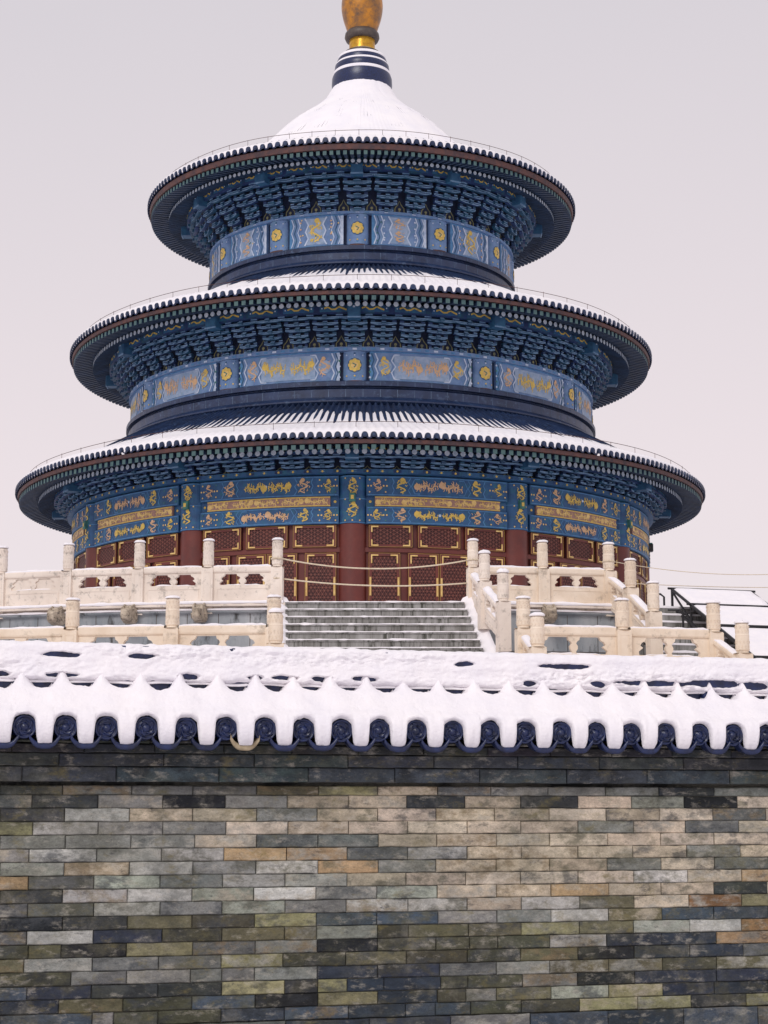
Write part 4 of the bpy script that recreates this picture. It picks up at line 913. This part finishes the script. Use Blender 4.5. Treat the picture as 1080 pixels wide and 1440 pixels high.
balustrade('marble_balustrade', [ex, rp_(1216, R1-.05, ZF)], hs, hh_, PW, zat(795, 52)-ZF, 'upper marble balustrade beyond the black framed ramp, holding the far end of the pale ropes', snowlabel='snow on the upper balustrade beyond the black framed ramp')
rope((UR[-1][0]+PW/2, UR[-1][1], zat(790, UR[-1][1])), (ex[0], ex[1], zat(806, ex[1])), .18, 'upper pale rope right of the hall, running on from the last tall upper post', .011, 'ropes right of the hall')
rope((UR[-1][0]+PW/2, UR[-1][1], zat(819, UR[-1][1])), (ex[0], ex[1], zat(826, ex[1])), .05, 'lower pale rope right of the hall, running on from the last tall upper post', .011, 'ropes right of the hall')
# loudspeaker fixed by the hall's right edge
sp_ = empty('loudspeaker', (xat(910, 771, 83), 83, zat(776, 83)), 'small black loudspeaker box on the right edge of the hall', 'loudspeaker')
mb = MB(); mb.cbox(-.20, .26, -.25, .15, 0, .34, 'black', .03); mb.build('housing', sp_); mb = MB(); mb.revolve([(.0001, 0), (.10, .0), (.12, .02)], 16, 'finial_dk', T=lambda x, y, z: (x+.03, -.26-z, y+.17)); mb.build('speaker_grille', sp_)
mb = MB(); mb.tube([(-.7, .3, .17), (-.2, .0, .17)], .03, 'black', 6); mb.build('mounting_arm', sp_)

# ================================================================== FOREGROUND WALL
D0 = 13.4; AL = atan(.275); TN = .275
cw_ = empty('courtyard_wall', (0, D0, 0), 'old grey and tan brick courtyard wall with blue glazed tile coping in the foreground', 'wall', rz=AL)
def uat(x, y=1100, off=0.):                               # photo column -> metres along the wall
    x_ = (x-540)/F; D = D0+off
    for _ in range(6): X = x_*(D*cos(PITCH)+(zat(y, D)-EZ)*sin(PITCH)); D = D0+off/cos(AL)+X*TN
    return X/cos(AL)
def wz(y, off=0.): return zat(y, D0+off/cos(AL))
PAL = dict(k=(74,78,79), K=(46,49,52), b=(63,72,85), B=(86,98,112), g=(152,153,147), G=(120,123,120), l=(198,197,190), t=(214,199,175), T=(227,212,190),
           o=(196,168,130), r=(160,126,90), O=(124,120,94), y=(172,167,126), e=(174,180,165), w=(224,222,214), m=(94,93,76))
ROWS = [
 ([0,88,185,271,361,448,531,615,690,770,851,926,1004], 'kGGGOytGGggkg'),
 ([0,45,138,229,317,404,490,572,654,732,813,888,962,1037], 'GkgKgttktkteKT'),
 ([0,91,182,271,361,446,531,613,695,772,852,927,1002,1077], 'klttgtTttTtTGT'),
 ([0,46,138,229,318,405,490,573,657,732,813,891,964,1039], 'ylggTTTTtTgtGT'),
 ([0,92,184,274,361,447,532,614,698,773,854,929,1004], 'gggtGGtttTtTT'),
 ([0,41,136,227,315,403,488,573,657,733,813,890,966,1041], 'glglooGlttttgt'),
 ([0,90,182,271,360,447,532,613,698,773,854,930,1005], 'etlgwogtttgtG'),
 ([0,40,132,225,313,401,488,571,655,732,813,891,967,1043], 'oGeGlltTTTTwto'),
 ([0,88,179,270,357,444,530,615,698,775,856,930,1004,1079], 'klwewGettottkT'),
 ([0,39,132,225,312,401,487,574,657,733,815,892,969,1043], 'GGlgegwwtlOtry'),
 ([0,88,179,270,358,445,530,616,699,775,856,931,1004], 'KkOmyBBgglOBB'),
 ([0,38,131,228,312,400,445,531,574,659,733,815,891,970,1043], 'GwbmOOemOOyOewr'),
 ([0,40,86,178,271,359,446,531,613,660,700,773,853,930,1008], 'mOKyGgKmmmmlbbo'),
 ([0,34,130,223,311,398,486,571,657,732,813,892,970,1045], 'OgGGymOmmOKbbG'),
 ([0,100,178,268,312,358,446,531,618,698,773,856,932,1008], 'mGgGGgbbGgOOmO'),
 ([0,38,129,222,312,400,447,488,540,620,658,735,812,893,1008], 'BbkkykybbmmgKbb'),
 ([0,83,173,270,359,447,531,615,655,698,775,856,932,1005], 'bOmBKybmgOeybb'),
 ([0,130,160,222,311,400,490,570,612,662,733,815,897,972,1050], 'BgmmBBbBBmmyyky')]
z_top = wz(1118.75); CH = (z_top-wz(1431))/17.0
rnd = random.Random(11)
def pcol(ch, k=.10):
    c = PAL[ch]; v = 1+rnd.uniform(-k, k); q = [rnd.uniform(-2, 2) for _ in range(3)]; return rgb(*[clamp(a*v+b, 8, 245) for a, b in zip(c, q)])
wall = MB(); UM = 9.0
def brick(u0, u1, z0, z1, col, prot=0., m='brick', mb=None):
    mb = mb or wall; b = .007; g = .0026; y = -.004-rnd.uniform(0, .010)-prot; j = lambda s=.0028: rnd.uniform(-s, s)
    u0 += g; u1 -= g; z0 += g*.8; z1 -= g*.8; n = max(2, int((u1-u0)/.08))
    # outline loop with wobble, front loop inset
    out = []; inn = []
    for i in range(n+1): u = u0+(u1-u0)*i/n; w = j(); out.append((u, z0+w)); inn.append((min(max(u, u0+b), u1-b), z0+w+b))
    for i in range(n+1): u = u1-(u1-u0)*i/n; w = j(); out.append((u, z1+w)); inn.append((min(max(u, u0+b), u1-b), z1+w-b))
    K = len(out); V = [(u, y+.030, z) for u, z in out]+[(u, y+b, z) for u, z in out]+[(u, y+j(.0015), z) for u, z in inn]
    fs = []
    for i in range(K):
        k = (i+1) % K; fs += [(i, k, K+k, K+i), (K+i, K+k, 2*K+k, 2*K+i)]
    for i in range(n): fs.append((2*K+i, 2*K+i+1, 2*K+K-2-i, 2*K+K-1-i))
    mb.add(V, fs, m, col)
def fillc(z):
    f = (z_top-z)/(17*CH)
    return rnd.choice('ggGltTtGkl' if f < .55 else 'OmbGgymkbB')
for r, (bs, cs) in enumerate(ROWS):
    if r == 0: z1 = wz(1101, -.09)-.022; z0 = z_top
    else: z1 = z_top-(r-1)*CH; z0 = z1-CH
    ym = 1118.75+18.4*(r-.5); us = [uat(x, ym) for x in bs]+[uat(1125 if bs[-1] > 1060 else bs[-1]+76, ym)]
    us[0] = min(us[0], us[1]-.40) if bs[1] > 60 else us[1]-.46
    for i, ch in enumerate(cs): brick(us[i], us[i+1], z0, z1, pcol(ch))
    u = us[0]
    while u > -UM: brick(u-.46, u, z0, z1, pcol(fillc(z0))); u -= .46
    u = us[-1]
    while u < UM: brick(u, u+.46, z0, z1, pcol(fillc(z0))); u += .46
wall.box(-UM, UM, .012, .5, 0, wz(1101, -.09)-.03, 'mortar'); wall.box(-UM, UM, .07, .5, wz(1101, -.09)-.03, wz(1060), 'mortar')
brf = wall.build('brick_face', cw_)
# bottom courses hidden by plinth + plinth
mb = MB(); zp = z_top-17*CH; u = -UM+.2; 
while u < UM: brick(u, u+.62, zp-.16, zp, pcol(rnd.choice('BBbG')), .03, mb=mb); u += .62
mb.build('plinth', cw_)
# corbelled cornice of long dark slabs
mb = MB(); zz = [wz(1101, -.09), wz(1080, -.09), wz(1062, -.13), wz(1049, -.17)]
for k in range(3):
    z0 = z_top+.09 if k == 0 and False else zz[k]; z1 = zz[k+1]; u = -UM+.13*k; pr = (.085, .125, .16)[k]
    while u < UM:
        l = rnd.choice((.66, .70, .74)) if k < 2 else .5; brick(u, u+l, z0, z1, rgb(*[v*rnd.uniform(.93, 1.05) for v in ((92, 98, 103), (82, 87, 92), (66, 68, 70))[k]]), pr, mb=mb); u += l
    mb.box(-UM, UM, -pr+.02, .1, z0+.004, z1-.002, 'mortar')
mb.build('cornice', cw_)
wall_fill = MB(); wall_fill.box(-UM, UM, .016, .5, wz(1060)+.003, wz(980), 'mortar'); wall_fill.build('wall_core', cw_)
# tiles
EY = -.32; RT = .082; PIT = .283
zE = wz(1028, EY); zR = wz(966, .10); YR = .10
u_ref = uat(300.5, 1025, EY); k0 = int((-UM-u_ref)/PIT)+1; k1 = int((UM-u_ref)/PIT)-1
def end_tile():
    b = MB(); r = RT
    b.revolve([(r, .16), (r, .006), (r*.97, -.006), (r*.86, -.008), (r*.82, .004), (r*.66, .006), (r*.62, -.003), (r*.56, -.003), (r*.5, .005), (r*.34, .004), (r*.28, -.008), (.0001, -.014)], 28, 'bluetile', T=lambda x, y, z: (x, z, -y))
    for k in range(5):                                    # curled relief
        a = k*1.256; P = []
        for i in range(5): t = i/4; rr = r*(.36+.36*t); P.append((rr*cos(a+t*1.1), -.004, rr*sin(a+t*1.1)))
        b.tube(P, .006, 'bluetile', 5)
    return b.mesh('round_end_tile', True)
et = end_tile()
def drip(m='bluetile'):
    b = MB(); rows = []; n = 14
    for i in range(n+1):
        t = -1+2*i/n; x = t*(PIT/2-.035); z = -.152+.072*abs(t)**3.2; th = .044
        rows.append([(x, .10, z+th*.5+.02), (x, -.004, z+th), (x, -.018, z+th*.8), (x, -.020, z+th*.15), (x, -.010, z), (x, .10, z+.02)])
    b.grid(rows, m)
    return b.mesh('drip_tile', True)
dt = drip(); dt2 = drip('clay')
rr_ = random.Random(4)
for k in range(k0, k1+1):
    u = u_ref+k*PIT; inst(et, 'round_end_tile', cw_, (u+rr_.uniform(-.004, .004), EY+rr_.uniform(-.008, .008), zE+rr_.uniform(-.003, .003))).rotation_euler = (radians(rr_.uniform(-3, 3)), rr_.uniform(0, 6), 0)
    o = inst(dt2 if k == 0 else dt, 'drip_tile', cw_, (u+PIT/2, EY+.0+rr_.uniform(-.004, .004), zE+rr_.uniform(-.003, .003)))
    if k == 0: o['label'] = 'chipped drip tile showing pale bare clay'; o.rotation_euler = (.15, .06, 0)
# tile bed under the snow, eave board, ridge body
mb = MB(); mb.add([(-UM, EY+.02, zE-.055), (UM, EY+.02, zE-.055), (UM, YR, zR-.13), (-UM, YR, zR-.13)], [(0, 1, 2, 3)], 'bluetile')
for k in range(k0, k1+1): u = u_ref+k*PIT; mb.tube([(u, EY+.1, zE+.055), (u, YR, zR-.03)], RT*.9, 'bluetile', 12)
mb.build('tile_bed', cw_)
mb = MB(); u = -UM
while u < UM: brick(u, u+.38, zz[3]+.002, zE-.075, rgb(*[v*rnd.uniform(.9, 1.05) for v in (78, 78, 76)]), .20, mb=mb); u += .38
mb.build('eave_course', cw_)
zTop = wz(914, .22); mb = MB(); YB = .10
mb.box(-UM, UM, YB, .5, zR-.2, zTop-.13, 'bluetile')
mb.box(-UM, UM, .080, .2, wz(921, .08)-.075, wz(921, .08)+.012, 'bluetile'); mb.box(-UM, UM, .072, .2, wz(966, .08)+.03, wz(966, .08)+.11, 'bluetile')
for z_, r_ in ((wz(966, .1)+.015, .022), (wz(921, .08), .026)): mb.tube([(-UM, YB-.004, z_), (UM, YB-.004, z_)], r_, 'bluetile', 10)
u = -UM
while u < UM: mb.box(u, u+.004, YB-.003, YB+.02, zR-.18, zTop-.14, 'black'); u += .42
mb.build('ridge', cw_)
# snow on tiles
mb = MB(); rows = []; U0 = -8.9; du = .0118; N = int(17.8/du)
SL = (zR-zE)/(YR-EY)
for i in range(N+1):
    u = U0+du*i; q = (u-u_ref)/PIT; kk = floor(q+.5); d = u-(u_ref+kk*PIT); ad = abs(d); row = []
    rt = RT+.004; lipd = PIT/2-ad
    zlip = zE-.140+.026+.060*(min(1, lipd/(PIT/2-.035)))**3.4 if ad > rt*.6 else zE
    m = smooth(rt+.006, rt-.010, ad); zring = zE+sqrt(max(0, rt*rt-min(ad, rt)**2)); zb_ = zring*m+zlip*(1-m)
    jj = .015*nz(u*14, kk*1.3)+.012*nz(u*40, 3)+.016*nz(kk*2.7+1, 4)
    zb_ += .6*jj*m
    topT = .045+.007*cos(2*pi*d/PIT)+.020*nz(u*1.3, 8)+.014*nz(u*5, 2)
    zt_ = zE+RT+topT
    bulge = .004*m+.03*(1-m)
    for f, yo in ((0, .006), (.12, -.012), (.35, -.03), (.6, -.034), (.82, -.018), (.95, .012), (1.0, .05)):
        row.append((u+.004*nz(u*30, f*9), EY-bulge*(1 if f > .05 else .4)+yo+.009*nz(u*22, f*5, 1)+.006*nz(u*60, f*9, 2), zb_+(zt_-zb_)*f-(.0 if f < 1 else -.01)))
    J = 16; cyc = ad/(PIT/2); var = nz(kk*1.7, 5); pk = (1-sin(pi/2*min(1, cyc*(1+.12*nz(kk*3.1, u*2)))))
    for j in range(1, J+1):
        t = j/J; y = EY+.05+(YR-.015-EY-.05)*t
        base = zE+RT+SL*(y-EY-.05)*.93+topT+.01
        up_ = smooth(.50+.08*var, 1., t)**1.4
        h = base+up_*(pk*(.06+.02*nz(kk*2.3, 9))-(1-pk)*(.135+.04*var))+.011*nz(u*5, t*4, 3)+.007*nz(u*18, t*12, 3)+.005*nz(u*45, t*30, 6)+.02*t*(1-t)
        row.append((u, y, h))
    row.append((u, YR+.004, h-.03)); rows.append(row)
mb.grid(rows, 'snow')
so = mb.build('wall_snow', None, True, (0, D0, 0), AL); tag(so, 'thick scalloped snow on the foreground wall, hanging between round blue tile ends', 'snow', kind='stuff')
# snow on the ridge with bare slits where the blue ridge tiles show
gaps = [(90, 920, 22, 3.2), (203, 922.5, 17, 3), (656, 934, 13, 3), (798, 937, 36, 3.2), (88, 947.5, 20, 2.6), (2, 946, 12, 3), (362, 953, 10, 3), (268, 951, 12, 4), (403, 953, 16, 3), (455, 954.5, 14, 3), (515, 955, 18, 3), (748, 962, 9, 4), (845, 963, 12, 4), (925, 962, 60, 3.6), (1010, 963, 40, 5), (1065, 966, 20, 5)]
gp = [(uat(x, y, .05), wz(y-24*((x-540)/1080)*1.0, .05), w/F*D0*1.02, h/F*D0*.62) for x, y, w, h in gaps]
mb = MB(); rows = []; du = .0125; N = int(17.8/du); zA = wz(965, .06); Hh = zTop-zA
sec = [(0, .085), (.02, .05), (.06, .03), (.11, .022), (.17, .020), (.23, .026), (.3, .03), (.37, .034), (.44, .036), (.51, .038), (.58, .042), (.64, .046), (.7, .048), (.76, .048), (.82, .050), (.88, .058), (.93, .078), (.97, .115), (.99, .16), (1.0, .22), (.99, .32), (.9, .42)]
sec = cr(sec, 3)
for i in range(N+1):
    u = U0+du*i; row = []
    for f, y in sec:
        z = zA+Hh*f*(1+.03*nz(u*.9, 4)*f); amp = .018 if f < .5 else .014
        rough = (.5+.9*smooth(-.1, .4, nz(u*.7, f*2, 2)))
        yy = y-amp*rough*(nz(u*9, z*16, 1)+.8*nz(u*24, z*38, 2)+.55*nz(u*52, z*80, 4))-.020*nz(u*3.0, z*7, 5)
        for gu, gz, gw, gh in gp:
            a = abs(u-gu)/gw; b = abs(z-gz)/(gh*1.2)
            if a < 1.6 and b < 3: yy += .10*(1-smooth(.6, 1.7, a*a*1.1+b*b*.55+.5*nz(u*30, z*30)))
        row.append((u+.004*nz(u*20, z*20), yy, z+.010*nz(u*8, z*8, 9)+(.008*nz(u*17, 3) if f > .9 or f < .1 else 0)))
    rows.append(row)
mb.grid(rows, 'snow'); so = mb.build('ridge_snow', None, True, (0, D0, 0), AL); tag(so, 'lumpy snow along the very top ridge of the foreground wall with thin dark slits', 'snow', kind='stuff')
mb = MB(); rows = []
for i in range(N+1):
    u = U0+du*i; z = wz(968, .08)+.012*nz(u*4, 7); t = .014+.012*nz(u*7, 1)
    rows.append([(u, YB, z), (u, YB-.045-.01*nz(u*9, 4), z-.002), (u, YB-.05, z+t*.6), (u, YB, z+t+.02)])
mb.grid(rows, 'snow'); so = mb.build('ledge_snow', None, True, (0, D0, 0), AL); tag(so, 'thin line of snow on the narrow moulding right under the wall ridge', 'snow', kind='stuff')
